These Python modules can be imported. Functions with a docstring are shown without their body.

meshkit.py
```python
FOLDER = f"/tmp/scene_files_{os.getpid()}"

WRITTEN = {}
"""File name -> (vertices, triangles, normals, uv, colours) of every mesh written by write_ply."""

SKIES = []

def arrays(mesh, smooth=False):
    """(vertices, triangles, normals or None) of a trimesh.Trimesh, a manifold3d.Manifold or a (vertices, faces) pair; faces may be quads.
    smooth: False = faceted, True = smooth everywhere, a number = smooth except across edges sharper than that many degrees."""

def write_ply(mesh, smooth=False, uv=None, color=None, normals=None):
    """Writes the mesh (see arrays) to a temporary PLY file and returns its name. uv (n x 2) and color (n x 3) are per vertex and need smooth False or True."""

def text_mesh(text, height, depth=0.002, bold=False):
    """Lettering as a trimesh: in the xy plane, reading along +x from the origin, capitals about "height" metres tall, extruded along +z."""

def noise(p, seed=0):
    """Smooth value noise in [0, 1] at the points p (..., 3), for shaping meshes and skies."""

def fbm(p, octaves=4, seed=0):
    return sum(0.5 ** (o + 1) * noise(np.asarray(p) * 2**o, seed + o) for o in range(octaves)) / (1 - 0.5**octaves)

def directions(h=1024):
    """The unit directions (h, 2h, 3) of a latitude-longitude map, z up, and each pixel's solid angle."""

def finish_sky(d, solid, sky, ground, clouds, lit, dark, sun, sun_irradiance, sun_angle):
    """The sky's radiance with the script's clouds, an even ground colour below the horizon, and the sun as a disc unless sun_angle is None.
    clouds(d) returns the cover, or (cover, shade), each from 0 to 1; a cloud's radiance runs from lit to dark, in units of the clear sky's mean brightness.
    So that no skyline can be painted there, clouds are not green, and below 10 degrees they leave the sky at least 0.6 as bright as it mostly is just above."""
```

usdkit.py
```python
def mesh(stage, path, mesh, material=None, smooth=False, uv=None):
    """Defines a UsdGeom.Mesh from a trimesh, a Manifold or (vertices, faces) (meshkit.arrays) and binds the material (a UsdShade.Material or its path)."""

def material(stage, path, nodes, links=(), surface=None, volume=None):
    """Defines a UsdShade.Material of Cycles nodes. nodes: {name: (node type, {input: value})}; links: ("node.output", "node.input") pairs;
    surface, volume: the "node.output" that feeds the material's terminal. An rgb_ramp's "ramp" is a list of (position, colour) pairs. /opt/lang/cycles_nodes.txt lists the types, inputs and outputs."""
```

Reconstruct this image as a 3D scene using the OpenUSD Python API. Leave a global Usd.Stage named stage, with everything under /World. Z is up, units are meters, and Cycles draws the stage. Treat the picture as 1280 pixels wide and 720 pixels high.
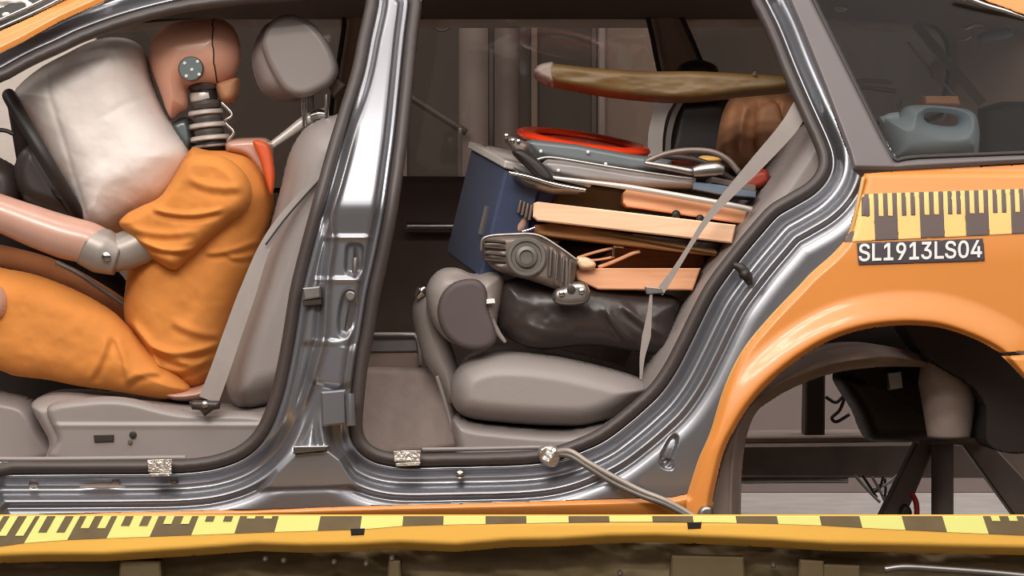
import math, random
import numpy as np, trimesh, shapely, manifold3d
from shapely.geometry import Polygon, LineString
from scipy.spatial import cKDTree
from scipy.interpolate import PchipInterpolator
import usdkit, meshkit
from pxr import Usd, UsdGeom, UsdLux, Sdf, Gf, UsdShade
random.seed(7); rng = np.random.default_rng(7)
stage = Usd.Stage.CreateInMemory()
UsdGeom.SetStageUpAxis(stage, 'Z'); UsdGeom.SetStageMetersPerUnit(stage, 1.0)
UsdGeom.Xform.Define(stage, '/World'); UsdGeom.Scope.Define(stage, '/World/Looks')

# ------------------------------------------------------------------ camera
D, S, ZC = 6.0, 560.0, 0.7786            # camera distance to the car's side, pixels per metre there, camera height
cam = UsdGeom.Camera.Define(stage, '/World/camera')
cam.AddTranslateOp().Set(Gf.Vec3d(0, -D, ZC)); cam.AddRotateXYZOp().Set(Gf.Vec3f(90, 0, 0))
cam.CreateHorizontalApertureAttr(36.0); cam.CreateVerticalApertureAttr(20.25)
cam.CreateFocalLengthAttr(36.0 * D * S / 1280.0)
cam.CreateClippingRangeAttr(Gf.Vec2f(0.1, 100))
cam.CreateExposureAttr(0.0)

# ------------------------------------------------------------------ lights: the dim hall, and the film lamp banks over the test track, plus an added background row
dome = UsdLux.DomeLight.Define(stage, '/World/hall_light')
dome.CreateIntensityAttr(0.50); dome.CreateColorAttr(Gf.Vec3f(1.0, 0.93, 0.88))
def lamp(name, pos, target, w, h, inten, col=(1, 0.95, 0.89)):
    l = UsdLux.RectLight.Define(stage, '/World/' + name)
    l.CreateWidthAttr(w); l.CreateHeightAttr(h); l.CreateIntensityAttr(inten); l.CreateColorAttr(Gf.Vec3f(*col))
    p, t = np.array(pos, float), np.array(target, float)
    z = (p - t) / np.linalg.norm(p - t); x = np.cross([0, 0, 1.0], z); x /= np.linalg.norm(x); y = np.cross(z, x)
    m = Gf.Matrix4d(*x, 0, *y, 0, *z, 0, *p, 1)
    l.AddTransformOp().Set(m)
n = 0
for ix in range(6):                        # the bank of film lamps, each a square head
    for iz in range(2):
        lamp('film_and_fill_lamp_%03d' % n, (-2.5 + 0.56 * ix, -4.8 + 0.32 * iz, 3.55 + 0.50 * iz), (0, 0, 0.7), 0.38, 0.30, 44.0); n += 1
for ix in range(4):                        # a second, weaker row high over the car
    lamp('film_and_fill_lamp_%03d' % n, (-2.4 + 1.6 * ix, -1.6, 4.6), (-2.4 + 1.6 * ix, 0.2, 0), 1.0, 0.6, 8.0); n += 1
for ix in range(4):                        # unseen lamps added behind the car to brighten the background
    lamp('film_and_fill_lamp_%03d' % n, (-3.0 + 2.0 * ix, 2.4, 4.0), (-3.0 + 2.0 * ix, 3.0, 0), 1.2, 0.5, 4.0); n += 1

# ------------------------------------------------------------------ materials
def lin(c):
    c = np.asarray(c, float) / 255.0
    return tuple(np.where(c <= 0.04045, c / 12.92, ((c + 0.055) / 1.055) ** 2.4))
_m = {}
def mat(name, rgb, rough=0.5, metal=0.0, vary=0.12, scale=9.0, bump=0.0, bscale=60.0, coat=0.0, spec=0.5, sheen=0.0, trans=0.0):
    c = np.array(lin(rgb))
    nodes = {'tc': ('texture_coordinate', {}), 'n': ('noise_texture', {'scale': scale, 'detail': 4.0}),
             'r': ('rgb_ramp', {'ramp': [(0.25, tuple(c * (1 - vary))), (0.75, tuple(np.minimum(c * (1 + vary), 1)))]}),
             'p': ('principled_bsdf', {'roughness': rough, 'metallic': metal, 'coat_weight': coat, 'coat_roughness': 0.12,
                                       'specular_ior_level': spec, 'sheen_weight': sheen, 'transmission_weight': trans})}
    links = [('tc.object', 'n.vector'), ('n.fac', 'r.fac'), ('r.color', 'p.base_color')]
    if bump:
        nodes['bn'] = ('noise_texture', {'scale': bscale, 'detail': 3.0}); nodes['b'] = ('bump', {'strength': bump, 'distance': 0.004})
        links += [('tc.object', 'bn.vector'), ('bn.fac', 'b.height'), ('b.normal', 'p.normal')]
    _m[name] = usdkit.material(stage, '/World/Looks/' + name, nodes, links, surface='p.BSDF')
def wood(name, dark, light, rough=0.55):
    nodes = {'tc': ('texture_coordinate', {}), 'mp': ('mapping', {'scale': (4, 30, 60)}),
             'n': ('noise_texture', {'scale': 1.4, 'detail': 5.0, 'distortion': 0.6}),
             'r': ('rgb_ramp', {'ramp': [(0.3, lin(dark)), (0.7, lin(light))]}), 'p': ('principled_bsdf', {'roughness': rough})}
    _m[name] = usdkit.material(stage, '/World/Looks/' + name, nodes,
        [('tc.object', 'mp.vector'), ('mp.vector', 'n.vector'), ('n.fac', 'r.fac'), ('r.color', 'p.base_color')], surface='p.BSDF')
def glass(name, tint, gloss=0.9, rough=0.03):
    nodes = {'t': ('transparent_bsdf', {'color': tint}), 'g': ('glossy_bsdf', {'color': (gloss, gloss, gloss), 'roughness': rough}),
             'f': ('fresnel', {'IOR': 1.45}), 'm': ('mix_closure', {})}
    _m[name] = usdkit.material(stage, '/World/Looks/' + name, nodes,
        [('f.fac', 'm.fac'), ('t.BSDF', 'm.closure1'), ('g.BSDF', 'm.closure2')], surface='m.closure')
mat('frame_paint', (142, 142, 147), 0.30, 0.72, 0.05, 4, coat=0.5)
mat('trim_grey', (104, 97, 97), 0.45, 0.2, 0.05)
mat('orange_foil', (222, 142, 68), 0.38, 0, 0.03, 3, coat=0.35)
mat('orange_edge', (205, 160, 95), 0.45, 0, 0.06)
mat('rubber', (66, 57, 54), 0.45, 0, 0.12)
mat('black_rubber', (40, 34, 31), 0.5, 0, 0.15)
mat('chrome', (215, 212, 210), 0.16, 1.0, 0.04)
mat('pale_metal', (214, 206, 198), 0.34, 0.30, 0.06)
mat('joint_metal', (112, 106, 100), 0.45, 0.35, 0.15, 20)
mat('neck_rubber', (84, 78, 74), 0.4, 0.2, 0.1)
mat('steel', (165, 160, 156), 0.33, 0.9, 0.12, 25)
mat('dark_steel', (124, 110, 102), 0.45, 0.5, 0.18, 14)
mat('black_steel', (58, 48, 42), 0.5, 0.3, 0.2, 10)
mat('seat_vinyl', (150, 141, 137), 0.46, 0, 0.04, 6, bump=0.08, bscale=160)
mat('seat_plastic', (141, 132, 128), 0.36, 0, 0.04, 6)
mat('carpet', (178, 162, 154), 0.9, 0, 0.08, 30, bump=0.25, bscale=220)
mat('airbag_cloth', (230, 220, 214), 0.85, 0, 0.05, 14, bump=0.35, bscale=26)
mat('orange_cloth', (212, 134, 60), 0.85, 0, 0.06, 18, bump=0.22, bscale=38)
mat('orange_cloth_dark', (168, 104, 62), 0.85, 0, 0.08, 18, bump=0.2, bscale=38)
mat('dummy_skin', (216, 160, 136), 0.34, 0, 0.05, 6, coat=0.2)
mat('dummy_cap', (204, 148, 124), 0.4, 0, 0.07, 6)
mat('arm_skin', (196, 152, 134), 0.30, 0, 0.08, 12, coat=0.35)
mat('joint_grey', (156, 146, 138), 0.38, 0.25, 0.08, 16)
mat('load_cell', (104, 112, 112), 0.35, 0.6, 0.08)
mat('white_dot', (236, 236, 232), 0.4, 0, 0.02)
mat('belt_web', (150, 140, 135), 0.6, 0, 0.05, 40)
mat('red_web', (206, 84, 36), 0.55, 0, 0.08)
mat('hub_plastic', (58, 48, 45), 0.4, 0, 0.1)
mat('black_vinyl', (62, 53, 50), 0.34, 0, 0.1, 12, bump=0.1, bscale=50)
mat('knee_grey', (150, 140, 134), 0.4, 0, 0.07, 14)
mat('knee_face', (84, 72, 71), 0.6, 0, 0.05)
mat('case_blue', (62, 72, 98), 0.5, 0, 0.08, 12)
mat('case_blue_deep', (44, 50, 96), 0.5, 0, 0.08, 12)
mat('sledge_red', (236, 62, 22), 0.3, 0, 0.08, coat=0.4)
mat('board_teal', (106, 112, 113), 0.42, 0.2, 0.06)
mat('board_pale', (168, 160, 158), 0.4, 0.2, 0.05)
mat('blue_bar', (128, 142, 158), 0.35, 0.4, 0.06)
mat('yellow_cloth', (220, 168, 86), 0.8, 0, 0.1)
mat('olive_box', (170, 148, 108), 0.7, 0, 0.14, 12)
mat('brown_leather', (184, 130, 92), 0.6, 0, 0.22, 9, bump=0.2, bscale=30)
mat('wrap_tan', (112, 86, 48), 0.5, 0, 0.14, 8, bump=0.15, bscale=20)
mat('wrap_end', (150, 132, 122), 0.7, 0, 0.1)
mat('can_blue', (200, 224, 236), 0.35, 0, 0.05, coat=0.2)
wood('plank_pale', (248, 194, 154), (255, 212, 176))
wood('plank_orange', (226, 158, 114), (244, 182, 138))
wood('plank_brown', (140, 88, 44), (182, 124, 70))
mat('interior_trim', (186, 160, 145), 0.75, 0, 0.06)
mat('interior_dark', (104, 86, 76), 0.8, 0, 0.1)
mat('headliner', (124, 104, 92), 0.9, 0, 0.05)
mat('wall_paint', (60, 50, 43), 0.85, 0, 0.10, 1.2)
mat('wall_pale', (140, 126, 122), 0.85, 0, 0.06, 2)
mat('column_paint', (108, 93, 88), 0.6, 0, 0.08, 3)
mat('floor_paint', (196, 190, 186), 0.55, 0, 0.14, 7)
mat('dark_surround', (62, 54, 48), 0.8, 0, 0.15, 5)
mat('deep_red', (158, 54, 34), 0.5)
mat('foil_crumpled', (214, 210, 205), 0.28, 0.85, 0.05, 20, bump=0.9, bscale=130)
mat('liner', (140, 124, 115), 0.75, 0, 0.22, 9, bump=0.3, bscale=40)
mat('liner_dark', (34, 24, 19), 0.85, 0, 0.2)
mat('sticker_black', (70, 62, 68), 0.6, 0, 0.05)
mat('tape_yellow', (250, 206, 128), 0.6, 0, 0.03)
mat('tape_black', (102, 88, 84), 0.6, 0, 0.04)
mat('rail_yellow', (255, 252, 150), 0.6, 0, 0.03)
mat('rail_black', (122, 104, 74), 0.6, 0, 0.12, 22)
mat('rail_orange', (255, 194, 86), 0.5, 0, 0.05, 3)
mat('sled_olive', (108, 92, 62), 0.75, 0, 0.3, 9, bump=0.4, bscale=24)
mat('sled_dark', (100, 84, 56), 0.7, 0.2, 0.25, 8)
mat('red_cable', (150, 40, 36), 0.5)
mat('windscreen_reflection', (214, 208, 200), 0.3, 0, 0.18, 30, bump=0.6, bscale=40)  # whitish reflection of the hall painted into the glass colour
glass('window_glass', (0.86, 0.85, 0.83), 0.8)
glass('tinted_glass', (0.70, 0.69, 0.68), 0.4)

# ------------------------------------------------------------------ naming and prims
_used = {}
def numbered(path):
    k = _used.get(path, 0); _used[path] = k + 1
    return path if k == 0 else '%s_%03d' % (path, k)
def tag(p, label=None, cat=None, group=None, kind=None):
    p = p.GetPrim() if hasattr(p, 'GetPrim') else p
    for k, v in (('label', label), ('category', cat), ('group', group), ('kind', kind)):
        if v: p.SetCustomDataByKey(k, v)
    return p
def thing(name, label, cat, loc=(0, 0, 0), group=None):
    x = UsdGeom.Xform.Define(stage, numbered('/World/' + name)); x.AddTranslateOp().Set(Gf.Vec3d(*map(float, loc)))
    return tag(x, label, cat, group)
def origin(parent):
    o = np.zeros(3); p = parent
    while p and str(p.GetPath()) != '/World' and p.GetPath() != Sdf.Path.absoluteRootPath:
        xf = UsdGeom.Xformable(p)
        for op in xf.GetOrderedXformOps():
            if op.GetOpType() == UsdGeom.XformOp.TypeTranslate: o += np.array(op.Get())
        p = p.GetParent()
    return o
def merge(meshes):
    V, F, k = [], [], 0
    for m in meshes:
        if hasattr(m, 'to_mesh'):
            mm = m.to_mesh(); v, f = np.array(mm.vert_properties[:, :3]), np.array(mm.tri_verts)
        elif isinstance(m, tuple): v, f = m
        else: v, f = np.array(m.vertices), np.array(m.faces)
        V.append(v); F.append(f + k); k += len(v)
    return np.vstack(V), np.vstack(F)
def obj(name, mesh, material, parent=None, smooth=35, label=None, cat=None, group=None, kind=None):
    if isinstance(mesh, list): mesh = merge(mesh)
    elif not isinstance(mesh, tuple): mesh = merge([mesh])
    v, f = mesh
    base = '/World' if parent is None else str(parent.GetPath())
    if parent is not None: v = v - origin(parent)
    path = numbered(base + '/' + name)
    p = usdkit.mesh(stage, path, (v, f), _m[material], smooth=smooth).GetPrim()
    return tag(p, label, cat, group, kind)

# ------------------------------------------------------------------ shapes. A drawing is in the pixels of a 1280x720 elevation; W() turns a point of it, at its depth Y, into metres
def W(px, py, Y=0.0):
    px, py, Y = np.broadcast_arrays(np.asarray(px, float), np.asarray(py, float), np.asarray(Y, float))
    k = (D + Y) / (D * S)
    return np.stack([(px - 640) * k, Y, ZC - (py - 360) * k], -1)
def spl(pts, closed=True, n=8):
    P = np.asarray(pts, float)
    if closed: Q = np.vstack([P[-1], P, P[:2]])
    else: Q = np.vstack([2 * P[0] - P[1], P, 2 * P[-1] - P[-2]])
    out = []
    for i in range(1, len(Q) - 2):
        p0, p1, p2, p3 = Q[i - 1:i + 3]
        for t in np.linspace(0, 1, n, endpoint=False):
            out.append(0.5 * (2 * p1 + (p2 - p0) * t + (2 * p0 - 5 * p1 + 4 * p2 - p3) * t * t + (3 * p1 - p0 - 3 * p2 + p3) * t ** 3))
    if not closed: out.append(P[-1])
    return np.array(out)
class Dist:
    """distance in pixels to a drawn line"""
    def __init__(s, line, closed=True):
        ls = LineString(np.vstack([line, line[:1]]) if closed else line)
        n = max(int(ls.length / 0.35), 8)
        s.pts = np.array([ls.interpolate(t).coords[0] for t in np.linspace(0, ls.length, n)])
        s.tree = cKDTree(s.pts)
    def __call__(s, x, y):
        q = np.stack([np.ravel(x), np.ravel(y)], -1); d, i = s.tree.query(q)
        return d.reshape(np.shape(x)), s.pts[i].reshape(np.shape(x) + (2,))
def grid(poly, step, holes=()):
    """(px, py, distance inside, triangles) of an even net over the drawn outline, its rim drawn onto the outline"""
    pg = Polygon(poly, [h for h in holes])
    if not pg.is_valid: pg = pg.buffer(0)
    if pg.geom_type != 'Polygon': pg = max(pg.geoms, key=lambda g: g.area)
    x0, y0, x1, y1 = pg.bounds
    xs, ys = np.arange(x0 - step, x1 + 2 * step, step), np.arange(y0 - step, y1 + 2 * step, step)
    X, Y = np.meshgrid(xs, ys)
    rings = [np.array(pg.exterior.coords)[:-1]] + [np.array(r.coords)[:-1] for r in pg.interiors]
    ds = [Dist(r) for r in rings]
    d, near = ds[0](X, Y)
    for q in ds[1:]:
        d2, n2 = q(X, Y); near = np.where((d2 < d)[..., None], n2, near); d = np.minimum(d, d2)
    ins = shapely.contains_xy(pg, X, Y)
    sd = np.where(ins, d, -d)
    ok = sd > -0.72 * step
    cell = ok[:-1, :-1] & ok[1:, :-1] & ok[:-1, 1:] & ok[1:, 1:]
    anyin = ins[:-1, :-1].astype(int) + ins[1:, :-1] + ins[:-1, 1:] + ins[1:, 1:]
    cell &= anyin >= 1
    snap = sd < 0.25 * step
    X = np.where(snap, near[..., 0], X); Y = np.where(snap, near[..., 1], Y); sd = np.where(snap, 0, sd)
    idx = np.arange(X.size).reshape(X.shape)
    a, b, c, e = idx[:-1, :-1][cell], idx[:-1, 1:][cell], idx[1:, 1:][cell], idx[1:, :-1][cell]
    F = np.vstack([np.stack([a, b, c], -1), np.stack([a, c, e], -1)])
    u, inv = np.unique(F, return_inverse=True); F = inv.reshape(F.shape)
    px, py = X.ravel()[u], Y.ravel()[u]
    ar = np.abs((px[F[:, 1]] - px[F[:, 0]]) * (py[F[:, 2]] - py[F[:, 0]]) - (px[F[:, 2]] - px[F[:, 0]]) * (py[F[:, 1]] - py[F[:, 0]]))
    F = F[ar > 1e-4 * step * step]
    return px, py, sd.ravel()[u], F
def rim(F):
    e = np.vstack([F[:, [0, 1]], F[:, [1, 2]], F[:, [2, 0]]])
    key = {}
    for a, b in e:
        k = (min(a, b), max(a, b)); key[k] = None if k in key else (a, b)
    return np.array([v for v in key.values() if v is not None])
def closed(front, back, F):
    """front sheet + back sheet + wall between their rims"""
    n = len(front); R = rim(F)
    wall = np.vstack([np.stack([R[:, 1], R[:, 0], R[:, 0] + n], -1), np.stack([R[:, 1], R[:, 0] + n, R[:, 1] + n], -1)])
    return np.vstack([front, back]), np.vstack([F, F[:, ::-1] + n, wall])
def sheet(poly, yfun, thick=0.004, step=2.0, holes=()):
    """pressed sheet: drawn outline, depth from yfun(px, py, d)"""
    px, py, d, F = grid(poly, step, holes)
    y = yfun(px, py, d); f = W(px, py, y); b = f + [0, thick, 0]
    return closed(f, b, F)
def dome_h(d, T, R, p=2.0):
    return T * (1 - (1 - np.clip(d / R, 0, 1)) ** p) ** (1 / p)
def puff(poly, Y0, T, R, step=3.0, Y1=None, add=None, smooth=True, back=1.0):
    """stuffed body: drawn outline at depth Y0, rounded out towards both sides by T metres over R pixels; Y1 makes it longer in depth"""
    if smooth: poly = spl(poly)
    px, py, d, F = grid(poly, step)
    h = dome_h(d, T, R)
    hf = h + (add(px, py, d) * np.clip(d / 6, 0, 1) if add else 0)
    f = W(px, py, Y0) - np.stack([0 * h, hf, 0 * h], -1); Y1 = Y0 if Y1 is None else Y1
    b = W(px, py, Y0) + np.stack([0 * h, back * h + (Y1 - Y0), 0 * h], -1)
    return closed(f, b, F)
def slab(poly, Y0, Y1, bev=0.003):
    """board: convex drawn outline at depth Y0, going back to Y1, all edges broken"""
    pg = Polygon(poly); b = bev * S
    small = pg.buffer(-b, join_style=2)
    if small.is_empty: small = pg.buffer(-b / 3, join_style=2)
    o, i = np.array(pg.exterior.coords)[:-1], np.array(small.exterior.coords)[:-1]
    A, B = W(i[:, 0], i[:, 1], Y0), W(o[:, 0], o[:, 1], Y0)
    L = Y1 - Y0
    pts = np.vstack([A, B + [0, bev, 0], B + [0, L - bev, 0], A + [0, L, 0]])
    h = trimesh.convex.convex_hull(pts)
    return h
def frames(P):
    T = np.gradient(P, axis=0); T /= np.maximum(np.linalg.norm(T, axis=1, keepdims=True), 1e-9)
    u = np.cross(T[0], [0, 1, 0.13]); u /= np.linalg.norm(u); U = [u]
    for i in range(1, len(P)):
        u = U[-1] - T[i] * np.dot(U[-1], T[i]); u /= max(np.linalg.norm(u), 1e-9); U.append(u)
    U = np.array(U); return T, U, np.cross(T, U)
def tube(P, r, n=12, r2=None, smoothn=6):
    """round bar along points in metres; r a radius or one per point; r2 flattens it"""
    P = np.asarray(P, float); r = np.broadcast_to(np.asarray(r, float), (len(P),))
    if smoothn and len(P) > 2:
        t = np.arange(len(P)); P = spl(P, False, smoothn); r = np.interp(np.linspace(0, len(t) - 1, len(P)), t, r)
    T, U, V = frames(P)
    a = np.linspace(0, 2 * np.pi, n, endpoint=False); k = 1.0 if r2 is None else r2
    ring = P[:, None] + r[:, None, None] * (np.cos(a)[None, :, None] * U[:, None] + k * np.sin(a)[None, :, None] * V[:, None])
    v = ring.reshape(-1, 3); F = []
    for i in range(len(P) - 1):
        for j in range(n):
            a0, a1 = i * n + j, i * n + (j + 1) % n
            F += [[a0, a1, a1 + n], [a0, a1 + n, a0 + n]]
    v = np.vstack([v, P[0], P[-1]]); c0, c1 = len(v) - 2, len(v) - 1; L = (len(P) - 1) * n
    for j in range(n): F += [[c0, (j + 1) % n, j], [c1, L + j, L + (j + 1) % n]]
    return v, np.array(F)
def ptube(pts, Y, r, n=12, r2=None, smoothn=6):
    pts = np.asarray(pts, float); Y = np.broadcast_to(np.asarray(Y, float), (len(pts),))
    return tube(W(pts[:, 0], pts[:, 1], Y), r, n, r2, smoothn)
def strap(pts, Y, width, thick=0.0025, ydir=None):
    """belt webbing along drawn points; width in metres per point, lying in the direction ydir (x, y, z) or across the path in elevation"""
    pts = np.asarray(pts, float); Y = np.broadcast_to(np.asarray(Y, float), (len(pts),))
    P = spl(W(pts[:, 0], pts[:, 1], Y), False, 6); w = np.interp(np.linspace(0, len(pts) - 1, len(P)), np.arange(len(pts)), np.broadcast_to(width, (len(pts),)))
    T = np.gradient(P, axis=0); T /= np.linalg.norm(T, axis=1, keepdims=True)
    side = np.cross(T, [0, 1, 0]) if ydir is None else np.broadcast_to(np.asarray(ydir, float), T.shape)
    side = side / np.linalg.norm(side, axis=1, keepdims=True); nn = np.cross(side, T)
    c = [P + side * w[:, None] / 2 * a + nn * thick / 2 * b for a, b in ((-1, -1), (1, -1), (1, 1), (-1, 1))]
    v = np.stack(c, 1).reshape(-1, 3); F = []
    for i in range(len(P) - 1):
        for j in range(4):
            a0, a1 = i * 4 + j, i * 4 + (j + 1) % 4; F += [[a0, a1, a1 + 4], [a0, a1 + 4, a0 + 4]]
    L = (len(P) - 1) * 4; F += [[0, 2, 1], [0, 3, 2], [L, L + 1, L + 2], [L, L + 2, L + 3]]
    return v, np.array(F)
def box3(c, U, V, Wd, bev=0.003):
    """box at corner-free centre c with half edge vectors U, V, Wd (metres), edges broken"""
    c, U, V, Wd = (np.asarray(q, float) for q in (c, U, V, Wd)); L = [np.linalg.norm(q) for q in (U, V, Wd)]
    E = [q / l for q, l in zip((U, V, Wd), L)]; pts = []
    for s in np.ndindex(2, 2, 2):
        s = np.array(s) * 2 - 1
        for k in range(3):
            l = [L[i] if i == k else L[i] - min(bev, L[i] * 0.4) for i in range(3)]
            pts.append(c + sum(s[i] * l[i] * E[i] for i in range(3)))
    return trimesh.convex.convex_hull(np.array(pts))
def abox(x0, x1, y0, y1, z0, z1, bev=0.003):
    return box3(((x0 + x1) / 2, (y0 + y1) / 2, (z0 + z1) / 2), ((x1 - x0) / 2, 0, 0), (0, (y1 - y0) / 2, 0), (0, 0, (z1 - z0) / 2), bev)
def lathe(c, axis, prof, n=28):
    """turned part: profile of (distance along axis, radius) about the axis through c"""
    axis = np.asarray(axis, float); axis /= np.linalg.norm(axis); u = np.cross(axis, [0.3, 0.2, 0.93]); u /= np.linalg.norm(u); v = np.cross(axis, u)
    a = np.linspace(0, 2 * np.pi, n, endpoint=False)
    pr = np.array(prof, float)
    if pr[0, 1] > 0: pr = np.vstack([[pr[0, 0], 0], pr])
    if pr[-1, 1] > 0: pr = np.vstack([pr, [pr[-1, 0], 0]])
    V = (np.asarray(c) + pr[:, 0, None, None] * axis + pr[:, 1, None, None] * (np.cos(a)[None, :, None] * u + np.sin(a)[None, :, None] * v)).reshape(-1, 3); F = []
    for i in range(len(pr) - 1):
        for j in range(n):
            a0, a1 = i * n + j, i * n + (j + 1) % n; F += [[a0, a1, a1 + n], [a0, a1 + n, a0 + n]]
    return V, np.array(F)
def ring3(c, axis, R, r, n=48, m=12, flat=1.0, squash=1.0, major=None):
    axis = np.asarray(axis, float); axis /= np.linalg.norm(axis)
    u = np.cross(axis, [0, 1, 0.01]) if major is None else np.asarray(major, float); u /= np.linalg.norm(u); v = np.cross(axis, u)
    a, b = np.linspace(0, 2 * np.pi, n, endpoint=False), np.linspace(0, 2 * np.pi, m, endpoint=False)
    A, B = np.meshgrid(a, b, indexing='ij')
    rad = R + r * np.cos(B)
    V = (np.asarray(c) + (rad * np.cos(A))[..., None] * u + (squash * rad * np.sin(A))[..., None] * v + (flat * r * np.sin(B))[..., None] * axis).reshape(-1, 3); F = []
    for i in range(n):
        for j in range(m):
            p, q, s, t = i * m + j, ((i + 1) % n) * m + j, ((i + 1) % n) * m + (j + 1) % m, i * m + (j + 1) % m
            F += [[p, q, s], [p, s, t]]
    return V, np.array(F)
def ramp(x, xs, ys): return np.interp(x, xs, ys)
def sstep(x, a, b):
    t = np.clip((x - a) / (b - a), 0, 1); return t * t * (3 - 2 * t)

# ================================================================== THE SETTING
obj('floor', abox(-6, 6, 0.9, 4.3, -0.2, 0.0), 'floor_paint', kind='structure')
obj('floor', abox(-6, 6, -7.7, 0.9, -0.2, 0.0), 'dark_surround', kind='structure')  # unseen front floor, made dark to darken reflections in the metal
obj('wall_back', abox(-6, 6, 4.3, 4.5, 0, 4.2), 'wall_paint', kind='structure')
obj('wall_front_added', abox(-6, 6, -7.9, -7.7, 0, 2.7), 'dark_surround', kind='structure')  # unseen wall added to block dome light and darken metal reflections
obj('wall_right', abox(6.0, 6.2, -7.9, 4.5, 0, 4.2), 'dark_surround', kind='structure')
obj('wall_left', abox(-6.2, -6.0, -7.9, 4.5, 0, 4.2), 'dark_surround', kind='structure')
YB = 4.28
# low pale skirting of the hall wall and the panel joints that show through the car's windows
obj('baseboard_back', abox(-6, 6, 4.22, 4.3, 0.0, 0.55), 'wall_pale', kind='structure')
obj('pale_wall_stand_in', abox(W(-140,0,3.0)[0], W(118,0,3.0)[0], 3.0, 3.05, 0.0, 2.3, 0.006), 'airbag_cloth', None, smooth=20, label='added pale board standing in for the bright hall wall behind the steering wheel', cat='screen')  # pale board added in place of the bright hall wall
for px in (668, 505, 380):
    x = W(px, 0, YB)[0]; obj('trim', abox(x - 0.012, x + 0.012, 4.285, 4.3, 0.55, 4.2), 'interior_dark', kind='structure')

# ================================================================== THE CAR
FRONT = spl([(-60,135),(0,104),(40,82),(75,66),(110,50),(165,31),(230,15),(300,6),(360,1),(420,-3),(450,-7),(458,0),(449,45),(440,90),(426,135),(412,180),(398,230),(387,270),(375,315),(364,360),(356,410),(348,455),(337,500),(322,535),(302,556),(275,568),(240,574),(180,576),(0,577),(-60,577)])
REAR = spl([(530,-60),(527,0),(521,50),(517,90),(510,160),(505,200),(495,270),(483,330),(474,370),(466,420),(459,455),(454,500),(452,530),(455,546),(465,558),(482,565),(510,568),(580,567),(650,565),(690,560),(720,550),(748,537),(775,517),(798,497),(815,480),(832,455),(850,420),(866,387),(884,354),(915,312),(940,282),(962,258),(985,244),(1008,230),(1021,215),(1024,200),(1018,180),(998,136),(978,90),(960,45),(947,18),(938,0),(912,-60)])
SHUT = [(985,-30),(1000,35),(1030,110),(1060,190),(1066,212),(1078,222),(1073,245),(1062,290),(1045,315),(1015,342),(998,360),(960,400),(928,440),(906,485),(889,540),(874,575),(860,618)]
SHUT[0:1] = [(972,-30),(985,0)]
SILL = [(860,618),(840,622),(640,628),(480,632),(320,637),(130,641),(-40,645)]
ROOF = [(-40,86),(0,67),(30,52),(75,27),(130,2),(165,-14)]
dF, dR = Dist(FRONT), Dist(REAR)
def tumble(py):                                      # the side leans in above the waist line
    t = np.clip((265 - np.asarray(py, float)) / S, 0, None); return 0.27 * (t - 0.03 * (1 - np.exp(-t / 0.03))) + 0.19 * t * t + 0.055 * np.clip((np.asarray(py, float) - 560) / S, 0, None)
PX = [0, 12, 15, 18, 21, 25, 31, 37, 43, 47, 51, 55, 58, 62, 68, 80, 110]
PYD = [.062, .057, .046, .041, .046, .060, .070, .068, .034, .014, .008, .016, .019, .011, .004, .0, .0]
QX = [0, 11, 13.5, 16.5, 19.5, 22, 26.5, 31, 60]
QY = [.062, .060, .047, .034, .037, .030, .003, .000, .000]
tt = np.linspace(0, 140, 1401); ker = np.exp(-(np.arange(-40, 41) / 13.0) ** 2); ker /= ker.sum()
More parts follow.
